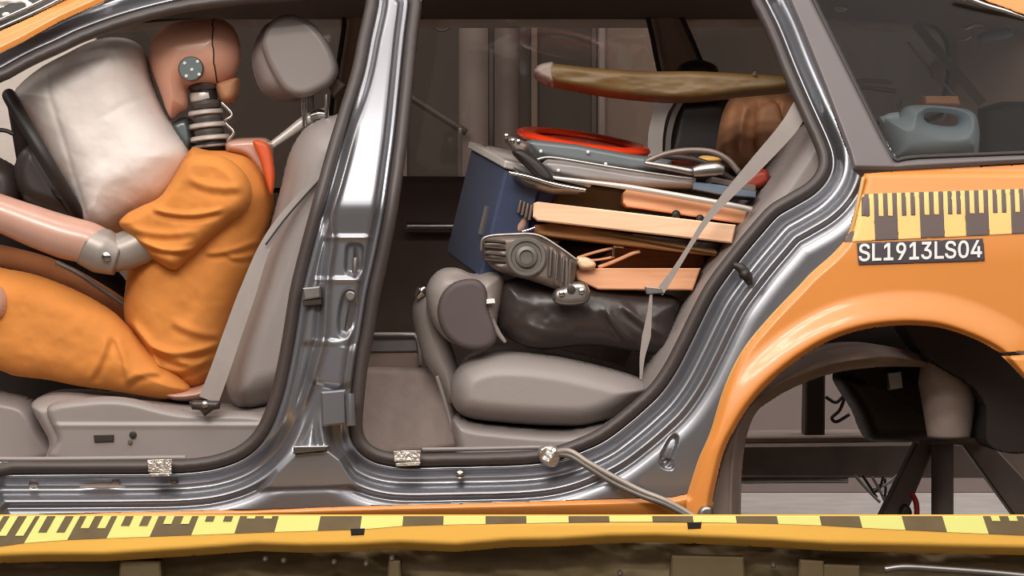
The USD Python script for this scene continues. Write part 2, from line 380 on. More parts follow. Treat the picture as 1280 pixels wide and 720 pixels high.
def prof(xs, ys):
    v = PchipInterpolator(xs, ys)(np.clip(tt, 0, xs[-1])); v = np.convolve(np.pad(v, 40, mode='edge'), ker, 'valid'); return lambda d: np.interp(d, tt, v)
P1, P2 = prof(PX, PYD), prof(QX, QY)
FOOT = [(368,566),(410,562),(426,573),(446,609),(328,612),(346,588)]
foot_pg, dFoot = Polygon(FOOT), Dist(np.array(FOOT, float))
RIDGE = spl([(462,60),(452,110),(438,180),(425,230),(414,268),(416,300),(411,335),(408,370),(405,420),(395,460),(380,505),(366,545)], False)
dG = Dist(RIDGE, False)
def frame_y(px, py, d):
    a, _ = dF(px, py); b, _ = dR(px, py)
    m = np.minimum(a, b)
    y1, y2 = P1(m), P2(np.minimum(a, b * 0.92))
    mid = np.interp(py, [-20, 0, 200, 400, 500, 640], [490, 492, 455, 415, 400, 390])
    wB = sstep(95 - np.abs(px - mid) * 1.0, 0, 30) * (1 - sstep(py, 500, 585))
    y = y1 * (1 - wB) + y2 * wB
    # B-pillar pressings
    inB = wB * sstep(m, 22, 28)
    y = y + inB * 0.012 * sstep(py, 255, 300) - inB * 0.006 * np.exp(-((py - 297) / 3.0) ** 2)
    rg, _ = dG(px, py); sg = px - np.interp(py, RIDGE[:, 1], RIDGE[:, 0]); vg = sstep(py, 90, 150) * (1 - sstep(py, 480, 530))
    y = y - 0.013 * vg * np.exp(-(rg / 4.2) ** 2) + 0.010 * vg * np.exp(-((sg + 9) / 4.0) ** 2)
    def recess(cx, cy, ax, ay, dep, rot=0.0, p=4):
        c, s = math.cos(rot), math.sin(rot); u = ((px - cx) * c + (py - cy) * s) / ax; v = (-(px - cx) * s + (py - cy) * c) / ay
        return dep * (1 - sstep((np.abs(u) ** p + np.abs(v) ** p) ** (1 / p), 0.72, 1.08))
    y = y + recess(443, 324, 12, 21, .014, 0.06) + recess(434, 392, 11, 31, .016, 0.13, 2.6)
    y = y - inB * 0.005 * np.exp(-((py - 350) / 3.0) ** 2) + inB * 0.010 * sstep(py, 425, 434)
    y = y - recess(416, 455, 30, 30, .012, 0.15)
    fd, _ = dFoot(px, py); fd = np.where(shapely.contains_xy(foot_pg, px, py), fd, -fd); fw_ = sstep(fd, -8, 4)
    y = y * (1 - fw_) + (0.004 - 0.005 * sstep(fd, -3, 3)) * fw_
    # dog-leg pressings behind the rear door
    y = y + recess(836, 563, 7, 22, .014, 0.42, 2.5) + recess(834, 580, 9, 7, .010, 0.3, 2.5)
    y = y + 0.006 * np.exp(-((px - 128) / 18.0) ** 2 - ((py - 606) / 7.0) ** 2) + .005 * recess(42, 606, 5, 4, 1.) + .008 * recess(145, 602, 5, 3, 1.) + .008 * recess(217, 601, 5, 3, 1.)
    return y + tumble(py)
car = thing('estate_car', 'orange-foiled grey estate car with both left doors removed, seen from the side', 'car')
outer = ROOF + [(165,-40),(970,-40)] + SHUT[1:] + SILL[1:]
outer = np.array(outer, float)
frame_poly = Polygon(outer).difference(Polygon(FRONT)).difference(Polygon(REAR)).buffer(0)
step = 1.3
pieces = []
for g in (frame_poly.geoms if frame_poly.geom_type == 'MultiPolygon' else [frame_poly]):
    if g.area < 200: continue
    pieces.append(sheet(np.array(g.exterior.coords)[:-1], frame_y, 0.003, step, [np.array(r.coords)[:-1] for r in g.interiors]))
obj('side_frame', pieces, 'frame_paint', car, smooth=True, label='bare grey metal door frame and centre pillar')
# rubber seals on the door flanges
def seal_path(P, off):
    pg = Polygon(P).buffer(off); return np.array(pg.exterior.coords)[:-1]
def seal(P, lo, hi, x0, y0):
    q = seal_path(P, 7.0); keep = (q[:, 0] > x0) & (q[:, 1] > y0)
    i = np.argmin(keep); q = np.roll(q, -i, axis=0); keep = np.roll(keep, -i)
    q = q[keep]; q = q[::3]
    y = tumble(q[:, 1]) + 0.046
    return tube(W(q[:, 0], q[:, 1], y), 0.0150, 12, smoothn=0)
obj('door_seal', seal(FRONT, 0, 12, -50, -30), 'rubber', car, smooth=True, label='dark rubber seal around the front door opening')
obj('door_seal', seal(REAR, 0, 12, -50, -50), 'rubber', car, smooth=True, label='dark rubber seal around the rear door opening')
# orange outer skin
ARCH = [(888,662),(890,630),(896,600),(905,565),(917,540),(934,512),(960,481),(1000,448),(1040,425),(1080,412),(1120,407),(1150,407),(1180,411),(1218,424),(1250,441)]
archs = spl(ARCH, False); dA = Dist(spl(ARCH + [(1266,459),(1300,500)], False), False)
dE = Dist(spl(SHUT[5:], False), False)
def skin_y(px, py, d):
    a, _ = dA(px, py); e, _ = dE(px, py)
    y = tumble(py) - 0.004 - 0.016 * sstep(py, 215, 330)
    y = y - 0.020 * (1 - sstep(a, 6, 46)) + 0.018 * (1 - sstep(a, 0, 7))
    y = y + 0.012 * (1 - sstep(e, 0, 9)) + 0.055 * (1 - sstep(py, 212, 222)) * 0.2
    return y
quarter = [(1078,222)] + SHUT[6:] + [(858,625),(856,662)] + [tuple(q) for q in archs[1:]] + [(1330,436),(1330,203),(1120,214),(1080,217)]
obj('quarter_panel', sheet(quarter, skin_y, 0.003, 2.0), 'orange_foil', car, smooth=True, label='orange foiled rear wing with wheel arch')
bump_poly = [(1252,445),(1266,459),(1285,480),(1300,500),(1335,560),(1335,441)]
obj('rear_bumper', sheet(bump_poly, lambda px, py, d: skin_y(px, py, d) - 0.006 + 0.01 * (1 - sstep(d, 0, 5)), 0.003, 2.0), 'orange_foil', car, smooth=True)
edge = spl(SHUT[6:], False); obj('foil_edge', tube(W(edge[:, 0] + 1.5, edge[:, 1], tumble(edge[:, 1]) - 0.002), 0.0048, 8, smoothn=0), 'orange_edge', car, smooth=True, label='pale cut edge of the orange foil')
sill_poly = SILL[::-1] + [(862,640),(884,662),(880,705),(-40,712)]
sill_poly = [(-40,645),(130,641),(320,637),(480,632),(640,628),(840,622),(862,617),(892,628),(889,662),(876,700),(-40,706)]
obj('sill_panel', sheet(sill_poly, lambda px, py, d: 0.055 * np.clip((py - 560) / S, 0, None) - 0.012 * sstep(d, 0, 5) + 0.085 * sstep(py, 626, 690) - 0.004, 0.003, 2.2), 'orange_foil', car, smooth=True)
roof_poly = [(-40,62),(0,39),(40,21),(80,1),(112,-14),(165,-14),(130,2),(75,27),(30,52),(0,67),(-40,86)]
obj('roof_edge', sheet(roof_poly, lambda px, py, d: tumble(py) - 0.004 - 0.008 * sstep(d, 0, 8), 0.003, 1.6), 'orange_foil', car, smooth=True, label='orange foiled windscreen pillar')
for k, (dy, r) in enumerate(((0, .0042), (-10, .0038))):
    obj('windscreen_moulding', ptube([(-40, 55 + dy), (0, 35 + dy), (40, 17 + dy), (74, 0 + dy), (100, -14 + dy)], tumble(20) + 0.004, r, 8), 'chrome', car, smooth=True)
obj('windscreen_gasket', sheet([(-40,60),(0,40),(40,22),(80,2),(110,-12),(90,-30),(-40,28)], lambda px, py, d: tumble(py) + 0.018, 0.004, 3), 'black_rubber', car, smooth=True)
obj('windscreen', sheet([(-40,36),(0,24),(40,8),(70,-8),(90,-40),(-40,-40)], lambda px, py, d: tumble(py) + 0.012 + 0.02 * meshkit.noise(np.stack([px / 9, py / 9, 0 * px], -1)), 0.004, 2), 'windscreen_reflection', car, smooth=True, label='windscreen corner with a whitish reflection put into its colour')
# C-pillar cover and cargo window
trim_poly = [(972,-30),(985,0),(1000,35),(1030,110),(1060,190),(1066,212),(1120,213),(1330,201),(1330,191),(1150,198),(1119,202),(1102,172),(1076,120),(1050,68),(1028,24),(1014,-4),(1000,-30)]
def trim_y(px, py, d): return tumble(py) + 0.004 - 0.008 * sstep(d, 0, 5)
obj('pillar_cover', sheet(trim_poly, trim_y, 0.004, 1.6), 'trim_grey', car, smooth=True, label='smooth grey cover of the rear pillar and window ledge')
glass_poly = [(1000,-30),(1014,-4),(1028,24),(1050,68),(1076,120),(1102,172),(1119,202),(1150,198),(1330,191),(1330,45),(1280,18),(1215,0),(1140,-30)]
obj('cargo_window', sheet(glass_poly, lambda px, py, d: tumble(py) + 0.012, 0.004, 4), 'tinted_glass', car, smooth=True, label='tinted rear side window glass')
gs = [(1014,-6),(1028,24),(1050,68),(1076,120),(1102,172),(1119,200),(1150,197),(1330,190)]
obj('window_seal', ptube(gs, tumble(np.array([p[1] for p in gs])) + 0.006, 0.006, 8), 'black_rubber', car, smooth=True)
obj('window_rail', ptube([(1195,-8),(1230,6),(1260,15),(1290,26),(1330,44)], tumble(10) + 0.0, 0.006, 8), 'chrome', car, smooth=True, label='bright strip along the roof edge')
obj('roof_edge', sheet([(1200,-14),(1235,2),(1290,22),(1330,40),(1330,-40),(1180,-40)], lambda px, py, d: tumble(py) - 0.004, 0.004, 3), 'orange_foil', car, smooth=True)
# body shell beyond: roof, floor, far side, wheel housing
zr = W(0, -60, 0)[2]
roofm = []
xs = np.linspace(-1.5, 1.45, 24); ys = np.linspace(0.20, 1.60, 14); XX, YY = np.meshgrid(xs, ys)
ZZ = zr - 0.015 + 0.05 * (1 - ((YY - 0.87) / 0.73) ** 2) - 0.08 * np.clip((np.abs(XX) - 0.8), 0, None) ** 1.5
V = np.stack([XX, YY, ZZ], -1).reshape(-1, 3); idx = np.arange(V.shape[0]).reshape(XX.shape)
F = np.vstack([np.stack([idx[:-1, :-1], idx[:-1, 1:], idx[1:, 1:]], -1).reshape(-1, 3), np.stack([idx[:-1, :-1], idx[1:, 1:], idx[1:, :-1]], -1).reshape(-1, 3)])
obj('roof_panel', closed(V + [0, 0, .03], V, F), 'headliner', car, smooth=True)
obj('floor_pan', abox(-1.6, 0.42, 0.075, 1.62, 0.325, 0.355), 'carpet', car)
obj('cargo_floor', abox(0.42, 1.45, 0.5, 1.62, 0.66, 0.69), 'interior_dark', car)
YF = 1.58
def fw(poly): return [tuple(p) for p in poly]
w1 = spl([(-100,40),(120,30),(300,16),(405,12),(424,16),(430,26),(426,60),(416,120),(405,215),(395,235),(-100,235)], True, 4)
w2 = spl([(470,20),(480,12),(640,9),(790,9),(806,14),(814,40),(822,80),(838,150),(845,212),(835,224),(470,224),(462,215)], True, 4)
w3 = spl([(850,14),(862,10),(935,12),(1090,20),(1160,30),(1185,60),(1180,120),(1160,150),(1000,152),(915,140),(885,95),(865,50)], True, 4)
far = [(-160,-30),(1340,-30),(1340,470),(1240,470),(1200,420),(1120,405),(1040,420),(960,480),(900,575),(-160,575)]
def far_y(px, py, d): return YF + 0.25 * np.clip((215 - py) / S, 0, None) * -1 + 0.02 * sstep(d, 0, 12) * -1 - 0.03 * np.exp(-((py - 284) / 9.0) ** 2)
obj('far_side', sheet(far, far_y, 0.03, 4.0, [w1, w2, w3]), 'interior_trim', car, smooth=True, label='brown inner trim of the far side with its pillars')
for w in (w1, w2, w3):
    y = far_y(w[:, 0], w[:, 1], 20) - 0.004
    obj('window_seal', tube(W(np.append(w[:, 0], w[0, 0]), np.append(w[:, 1], w[0, 1]), np.append(y, y[0])), 0.007, 8, smoothn=0), 'black_rubber', car, smooth=True)
    obj('far_window', sheet(w, lambda px, py, d: far_y(px, py, 20) + 0.014, 0.004, 12), 'window_glass', car, smooth=True)
obj('door_card', puff([(455,226),(470,220),(846,222),(860,240),(860,560),(455,560)], 1.545, 0.02, 12, 6, smooth=False), 'interior_dark', car, smooth=True, label='dark inner door card of the far rear door')
obj('grab_rail', ptube([(508,283),(520,283),(560,283),(640,283)], 1.46, 0.011, 10), 'steel', car, smooth=True, label='light armrest rail of the far rear door')
obj('dashboard', puff([(-60,225),(30,218),(70,250),(120,310),(165,365),(168,440),(120,500),(-60,505)], 0.80, 0.08, 18, 4), 'liner_dark', car, smooth=True, label='dark dashboard and tunnel beyond the steering wheel, footwell shade put into the colour')  # near-black colour also holds the shade of the footwell
# inner wheel housing: liner band, its dark rear part, and the damper
lin_out = spl([(868,662),(884,600),(903,545),(938,492),(972,464),(1005,447),(1040,434),(1078,430),(1112,433),(1152,444),(1190,462)], False)
lin_in = spl([(926,662),(927,600),(932,552),(944,518),(965,500),(998,482),(1045,466),(1100,459),(1150,459),(1180,464),(1192,470)], False)
rib_y = lambda px, py, d: 0.075 + 0.20 * sstep(px, 1070, 1190) + 0.05 * (1 - sstep(d, 0, 14)) - 0.006 * np.exp(-((d - 12) / 3.0) ** 2)
obj('wheel_liner', sheet(np.vstack([lin_out, lin_in[::-1]]), rib_y, 0.25, 1.6), 'liner', car, smooth=True, label='dusty grey liner inside the wheel arch')
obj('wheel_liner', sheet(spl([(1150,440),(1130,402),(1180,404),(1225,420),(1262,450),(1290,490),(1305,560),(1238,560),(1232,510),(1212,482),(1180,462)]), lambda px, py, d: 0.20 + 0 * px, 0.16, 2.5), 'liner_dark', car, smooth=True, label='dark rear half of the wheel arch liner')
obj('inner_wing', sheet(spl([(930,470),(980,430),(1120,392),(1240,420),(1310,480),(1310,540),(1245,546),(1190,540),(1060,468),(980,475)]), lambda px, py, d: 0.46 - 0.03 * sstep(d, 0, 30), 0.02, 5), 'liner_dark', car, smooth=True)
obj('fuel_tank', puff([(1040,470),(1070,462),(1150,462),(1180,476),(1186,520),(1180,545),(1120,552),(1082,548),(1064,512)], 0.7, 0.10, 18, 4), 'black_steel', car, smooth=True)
obj('clip', slab([(1109,466),(1127,464),(1129,485),(1112,488)], 0.40, 0.43, 0.002), 'steel', car, label='pale metal clip on the tank')
obj('damper', ptube([(1185,450),(1185,478),(1186,520),(1186,548)], 0.31, [0.062, 0.07, 0.058, 0.05], 20), 'liner', car, smooth=True)
obj('sill_trim', ptube([(-40,574),(60,574),(160,573),(232,572)], 0.085, 0.006, 10), 'seat_plastic', car, smooth=True, label='pale trim strip along the front sill')
obj('sill_trim', ptube([(528,562),(600,561),(680,559)], 0.085, 0.005, 10), 'seat_plastic', car, smooth=True, label='pale trim strip along the rear sill')
# hinges, check straps, rods and striker on the centre pillar
obj('pillar_rod', ptube([(444,307),(443,342)], 0.012, 0.0042, 10), 'chrome', car, smooth=True)
obj('pillar_rod', ptube([(444,322),(443.5,342)], 0.010, 0.0065, 10), 'steel', car, smooth=True)
obj('pillar_rod', ptube([(437,380),(432,412)], 0.014, 0.0038, 10), 'chrome', car, smooth=True)
obj('pillar_bolt', lathe(W(438, 370, 0.012), (0, -1, 0), [(0, .011), (.006, .011), (.009, .008)]), 'steel', car)
obj('latch_striker', [slab([(378,360),(400,358),(401,372),(380,375)], -0.012, 0.03, 0.003)], 'steel', car)
obj('latch_striker', [slab([(378,375),(402,373),(402,381),(379,383)], -0.006, 0.03, 0.002)], 'black_steel', car)
obj('hinge_and_glint_plate', slab([(401,490),(432,487),(433,530),(402,533)], -0.009, 0.02, 0.004), 'frame_paint', car)
obj('hinge_knuckle', ptube([(437,492),(439,532)], -0.012, 0.010, 14), 'frame_paint', car, smooth=True)
obj('hinge_and_glint_plate', slab([(367,558),(411,557),(405,563),(366,567)], -0.018, 0.02, 0.002), 'chrome', car, label='small bright plate standing in for the highlight at the pillar foot')  # chrome plate added as a painted highlight on the panel edge
obj('door_stop', [lathe(W(931, 343, 0.0), (0, -1, 0), [(-.02, .012), (.012, .012), (.018, .008)])], 'black_rubber', car, smooth=True)
obj('door_stop', [ptube([(916,331),(926,335),(934,346),(938,356)], 0.0, [.006, .011, .012, .006], 10)], 'black_rubber', car, smooth=True)
for x0, x1, y0, y1 in ((184, 215, 575, 583), (492, 526, 564, 570)):
    obj('foil_tape', [slab([(x0, y0), (x1, y0 - 1), (x1 - 1, y1 + 8), (x0 + 1, y1 + 7)], 0.012, 0.02, 0.001),
                      slab([(x0 + 2, y1 + 9), (x1, y1 + 8), (x1 - 2, y1 + 12), (x0 + 3, y1 + 13)], 0.010, 0.02, 0.001)], 'foil_crumpled', car, label='strip of silver tape on the sill seal')
obj('sill_bolt', lathe(W(575, 593, 0.05), (0, -1, 0), [(0, .010), (.005, .009), (.008, .004)]), 'chrome', car)

# ================================================================== STICKERS ON THE WING
def tape_strip(th, name, nodes_x, top, bot, tick_h, Yf, mats, n_tick=2):
    pass
tp = thing('measuring_tape', 'yellow and black measuring tape stuck across the orange rear wing', 'measuring tape')
def wing_y(px, py): return float(skin_y(np.array([px]), np.array([py]), 0)[0]) - 0.0022
def tape_quad(px, py, tx, ty):                     # small flat label: corner pixels -> slightly raised tile lying on the wing
    P = np.array([W(a, b, wing_y(a, b)) for a, b in zip(px, py)])
    n = np.array([0, -1.0, 0]); v = np.vstack([P + n * .0006, P + [0, .0012, 0]])
    q = len(P); F = [[0, i + 1, i] for i in range(1, q - 1)] + [[q, q + i, q + i + 1] for i in range(1, q - 1)]
    for i in range(q): j = (i + 1) % q; F += [[i, j, j + q], [i, j + q, i + q]]
    return v, np.array(F)
def tape_tile(pts, up): return sheet(pts, lambda px, py, d: skin_y(px, py, d) - 0.0018 - up, 0.0012, 2.5)
def ttop(x): return 242.5 - (x - 1080) * 0.034 + 0.00001 * (x - 1080) ** 2
def tmid(x): return 268 + (1078 - x) * 0.030
def tbot(x): return 302 - (x - 1065) * 0.048
xb = [1038, 1066, 1094, 1123, 1151, 1181, 1208, 1237, 1265, 1293, 1322]
for i in range(len(xb) - 1):
    a, b = xb[i], xb[i + 1]; dark = i % 2 == 0
    m = 'tape_black' if dark else 'tape_yellow'; o = 'tape_yellow' if dark else 'tape_black'
    sl = lambda x, y: x + (302 - y) * -0.055 + (0 if y > 280 else 0)
    def q(x, y): return (x - (302 - y) * 0.035, y)
    lo = max(a, 1062) if i == 0 else a
    if i == 0:
        pts = [(1062, 289), (1068, 289), (1066, 302), (1054, 302)]
    else:
        pts = [q(a, ttop(a)), q(b, ttop(b)), q(b, tbot(b)), q(a, tbot(a))]
        if i == 1: pts = [(1077, 243.5), (1092, 242.5), q(b, tbot(b)), (1065, 302), (1072, 268)]
    obj('tape_block', tape_tile(pts, 0), m, tp, smooth=True)
    if i >= 1:
        w = (b - a)
        for k in range(2):                         # fine ticks hang from the upper edge
            c = a + w * (0.30 + 0.40 * k) ; h = w * 0.10
            pts = [q(c - h, ttop(c)), q(c + h, ttop(c)), q(c + h, tmid(c) + 3), q(c - h, tmid(c) + 3)]
            if i == 1 and k == 0: pts = [(1077, 247), (1081, 243.4), (1083, 270), (1077, 270)]
            obj('tape_tick', tape_tile(pts, 0.0008), o, tp, smooth=True)
st = thing('number_sticker', 'black sticker with white test number below the tape on the wing', 'sticker')
sp = [(1071,303.5),(1229,298),(1231,326),(1073,331)]
obj('backing', tape_tile(sp, 0.001), 'sticker_black', st, smooth=True)
txt = meshkit.text_mesh('SL1913LS04', 1.0, 0.02, bold=True); tv = np.array(txt.vertices); tf = np.array(txt.faces)
u = (tv[:, 0] - tv[:, 0].min()) / np.ptp(tv[:, 0]); w = (tv[:, 1] - tv[:, 1].min()) / np.ptp(tv[:, 1])
tpx = 1073.5 + u * 154; tpy = 327.0 - u * 5.0 - w * 22.5
ty = np.array([wing_y(1150, 315)] * len(tpx)) - 0.0032 - (tv[:, 2] > 0.01) * 0.0008
yy = skin_y(tpx, tpy, 0) - 0.0022 - 0.0021 - (tv[:, 2] > 0.01) * 0.0006
obj('number_lettering', (W(tpx, tpy, yy), tf), 'white_dot', st, smooth=False, label='white characters SL1913LS04')

# ================================================================== DRIVER SEAT
seat = thing('driver_seat_unit', 'grey vinyl driver seat behind the orange-clad dummy', 'car seat', W(230, 575, 0.42))
def back_add(px, py, d):
    c = np.interp(py, [150, 250, 350, 450, 510], [402, 372, 346, 312, 300])
    return -0.010 * np.exp(-((px - c + 4) / 5.0) ** 2) * sstep(py, 200, 260)
obj('backrest', puff([(470,140),(430,142),(400,150),(378,166),(362,195),(352,235),(340,280),(322,335),(302,390),(288,440),(284,475),(290,500),(308,513),(340,513),(400,480),(440,360),(470,250)], 0.42, 0.25, 50, 3, add=back_add), 'seat_vinyl', seat, smooth=True)
obj('cushion', puff([(50,507),(56,493),(85,486),(130,489),(180,494),(240,500),(300,505),(360,500),(372,540),(340,585),(90,585),(70,545)], 0.42, 0.25, 22, 3), 'seat_vinyl', seat, smooth=True)
obj('side_panel', puff([(60,508),(110,497),(160,497),(228,512),(340,520),(350,580),(84,580),(72,545)], 0.172, 0.028, 10, 2.5,
    add=lambda px, py, d: 0.004 * sstep(py, 527, 531) - 0.003 * sstep(py, 531, 536)), 'seat_plastic', seat, smooth=True, label='grey plastic side cover of the seat')
obj('switch', slab([(117,544),(142,543.5),(142,551.5),(118,552.5)], 0.137, 0.16, 0.001), 'black_rubber', seat, label='dark seat switch')
obj('adjuster_hole', lathe(W(167, 543, 0.150), (0, -1, 0), [(0, .008), (.013, .008), (.014, .006)]), 'black_rubber', seat)
obj('adjuster_hole', lathe(W(163.5, 552, 0.150), (0, -1, 0), [(0, .005), (.013, .005), (.014, .004)]), 'interior_dark', seat)
# headrest: a round pad, thick towards the dummy
hp = np.array([(327,52),(338,28),(360,18),(386,26),(405,45),(418,68),(423,88),(417,103),(404,113),(380,122),(358,116),(342,95),(331,72)], float)
m1 = puff(hp, 0.350, 0.030, 9, 1.6)
hb = np.array([(315,72),(322,48),(335,30),(360,22),(390,40),(412,80),(408,108),(380,124),(350,127),(330,118),(319,98)], float)
obj('headrest', [puff(hb, 0.47, 0.115, 26, 2.0)], 'seat_vinyl', seat, smooth=True)
obj('headrest_pad', m1, 'seat_plastic', seat, smooth=True, label='round pale side face of the headrest')
obj('headrest_post', ptube([(379,112),(381,158)], 0.40, 0.006, 12), 'chrome', seat, smooth=True)
obj('headrest_post', ptube([(390,112),(391,150)], 0.46, 0.004, 12), 'steel', seat, smooth=True)
obj('headrest_post', ptube([(408,118),(409,160)], 0.30, 0.005, 12), 'chrome', seat, smooth=True)
obj('post_sleeve', ptube([(388,146),(398,143),(408,144)], 0.40, [0.009, 0.013, 0.010], 12), 'chrome', seat, smooth=True)
obj('frame_bar', ptube([(338,183),(360,167),(385,149),(408,141)], 0.42, [0.009, 0.011, 0.014, 0.015], 14), 'pale_metal', seat, smooth=True, label='bright metal tube across the seat back')
obj('lever_box', slab([(409,106),(421,98),(431,106),(416,121)], 0.40, 0.48, 0.003), 'interior_dark', seat)
# seat belt
belt = thing('driver_seat_belt', 'grey seat belt beside the driver seat, anchored low at the seat base', 'seat belt', W(258, 510, 0.2))
obj('webbing', strap([(403,218),(366,256),(333,305),(308,370),(290,420),(276,460),(261,500)], [0.16, 0.15, 0.14, 0.13, 0.125, 0.12, 0.12], [0.010, 0.016, 0.026, 0.040, 0.042, 0.044, 0.046]), 'belt_web', belt, smooth=30)
obj('webbing_shadow_line', ptube([(402,222),(380,246),(356,274),(332,306)], [0.148,0.14,0.135,0.125], 0.0022, 6), 'black_rubber', belt, smooth=True, label='dark line standing in for the shadow gap beside the webbing')  # thin dark tube painted in for the shadow between belt and backrest
obj('belt_anchor', puff([(236,502),(244,500),(276,501),(275,511),(266,513),(256,521),(250,513),(240,512)], 0.118, 0.012, 5, 1.5, smooth=False), 'hub_plastic', belt, smooth=True)
obj('anchor_bolt', lathe(W(256, 506, 0.105), (0, -1, 0), [(0, .008), (.004, .008), (.006, .004)]), 'steel', belt)

# ================================================================== STEERING WHEEL AND AIRBAG
wheel = thing('steering_wheel', 'dark steering wheel behind the deployed white airbag', 'steering wheel', W(55, 200, 0.42))
wc, wd = W(57, 198, 0.42), np.array([0.86, 0.12, 0.50])
obj('rim', ring3(wc, wd, 0.172, 0.0165, 56, 12), 'black_rubber', wheel, smooth=True)
obj('hub', puff([(18,215),(30,185),(52,180),(75,210),(95,250),(98,275),(70,268),(30,250)], 0.40, 0.07, 22, 2.5), 'hub_plastic', wheel, smooth=True)
for a in (0.4, 2.4, 4.6):
    u = np.cross(wd, [0, 1, 0.01]); u /= np.linalg.norm(u); vv = np.cross(wd / np.linalg.norm(wd), u)
    obj('spoke', tube([wc - 0.05 * wd, wc + 0.165 * (math.cos(a) * u + math.sin(a) * vv)], [0.022, 0.012], 10, smoothn=0), 'hub_plastic', wheel, smooth=True)
obj('column_stalk', ptube([(-20,162),(5,163),(18,168)], 0.30, 0.005, 8), 'black_rubber', wheel, smooth=True)
obj('column_shroud', puff([(-30,195),(15,205),(30,235),(20,262),(-30,270)], 0.42, 0.08, 20, 3), 'hub_plastic', wheel, smooth=True)
ab = [(20,120),(30,104),(55,84),(85,68),(118,52),(148,47),(172,54),(184,72),(191,105),(204,136),(222,164),(238,190),(236,215),(215,250),(185,270),(160,283),(140,294),(118,291),(102,278),(92,250),(72,215),(48,172),(28,142)]
def bag_add(px, py, d):
    w = meshkit.fbm(np.stack([px / 45, py / 45, 0 * px], -1), 4, 3) - 0.5
    seam = -0.010 * np.exp(-((px - (60 + (py - 60) * 0.28)) / 4) ** 2)
    cr = -0.008 * np.exp(-((py - 160 - (px - 130) * -0.6) / 5) ** 2) * sstep(px, 130, 150)
    return 0.016 * w + 0.5 * seam + 0.4 * cr + 0.002 * np.sin((px * 0.5 + py) / 9.0) * sstep(py, 150, 230)
obj('airbag', puff(ab, 0.46, 0.19, 60, 2.2, add=bag_add), 'airbag_cloth', None, smooth=True, label='inflated white airbag between steering wheel and the dummy', cat='airbag')

# ================================================================== DRIVER DUMMY
dm = thing('crash_test_dummy', 'crash test dummy in orange shirt and trousers on the driver seat', 'crash test dummy', W(230, 495, 0.42))
head = [(187,66),(190,50),(200,37),(216,29),(240,25),(268,23),(285,28),(296,42),(301,62),(299,82),(292,97),(278,106),(258,108),(238,110),(235,122),(234,135),(224,141),(215,148),(208,138),(201,118),(193,97),(188,80)]
hv, hf = puff(head, 0.42, 0.084, 42, 1.5)
xj = lambda z: W(271.5, 0, 0.42)[0] + (ZC + 0.55 - z) * 0.06
cen = hv[hf].mean(1); isc = cen[:, 0] > xj(cen[:, 2])
def sub(v, f):
    u, i = np.unique(f, return_inverse=True); return v[u], i.reshape(f.shape)
hp1, hp2 = sub(hv, hf[~isc]), sub(hv, hf[isc])
obj('head', hp1, 'dummy_skin', dm, smooth=True)
obj('skull_cap', hp2, 'dummy_cap', dm, smooth=True, label='back cap of the dummy head beyond the joint line')
near = np.abs(hv[:, 0] - xj(hv[:, 2])) < 0.003; jl = hv[near & (hv[:, 1] < 0.42)]
o = np.argsort(jl[:, 2]); jl = jl[o]; jl = np.array([jl[i:i + 6].mean(0) for i in range(0, len(jl) - 3, 5)])
obj('joint_line', tube(jl - [0, .0004, 0], 0.0017, 8, smoothn=0), 'black_rubber', dm, smooth=True)
obj('skull_base', puff([(271,104),(296,97),(300,104),(297,122),(288,130),(276,126)], 0.43, 0.05, 10, 1.6), 'brown_leather', dm, smooth=True, label='brown piece under the skull cap')
dsk = obj('load_cell_disc', lathe(W(239, 86, 0.345), (0, -1, 0), [(-.01, .030), (.006, .030), (.010, .027), (.010, 0)]), 'load_cell', dm, label='grey round disc on the side of the head')
for a, b in ((231, 79), (247, 77), (233, 95), (249, 93), (240, 87)):
    obj('target_dot', lathe(W(a, b, 0.336), (0, -1, 0), [(0, .0042), (.003, .004), (.004, .003)], 14), 'white_dot', dsk)
neck = obj('neck_core', ptube([(253,104),(257,130),(262,160),(266,190)], 0.42, [0.032, 0.030, 0.032, 0.036], 20), 'black_rubber', dm, smooth=True)
for k, (cx, cy, r, h, m) in enumerate(((254, 121, .032, .011, 'pale_metal'), (257, 141, .042, .0060, 'pale_metal'), (260, 157, .045, .0060, 'pale_metal'), (263, 173, .048, .0060, 'pale_metal'), (265, 183, .050, .004, 'steel'))):
    obj('neck_disc', lathe(W(cx, cy, 0.42), (-0.10, 0, 1), [(-h, r - .003), (-h * .6, r), (h * .6, r), (h, r - .003)]), m, neck, smooth=40)
for cy in (108, 131, 149, 165): obj('neck_rubber', lathe(W(255 + (cy - 110) * .12, cy, 0.42), (-0.10, 0, 1), [(-.009, .033), (0, .037), (.009, .033)]), 'neck_rubber', neck, smooth=40)
obj('neck_cable', ptube([(277,128),(290,143),(281,152),(292,165),(284,176)], 0.36, 0.0035, 8), 'chrome', neck, smooth=True)
obj('shoulder_block', puff([(214,158),(225,148),(240,150),(246,178),(236,190),(222,176)], 0.47, 0.05, 10, 2), 'load_cell', dm, smooth=True)
obj('back_plate', puff([(285,176),(312,172),(336,174),(342,190),(340,232),(330,225),(310,200),(285,192)], 0.42, 0.07, 10, 2), 'arm_skin', dm, smooth=True)
obj('harness_strip', puff([(316,177),(330,177),(338,186),(343,210),(343,232),(339,245),(332,226),(325,200)], 0.33, 0.014, 6, 1.5), 'red_web', dm, smooth=True, label='orange-red strip on the dummy back')
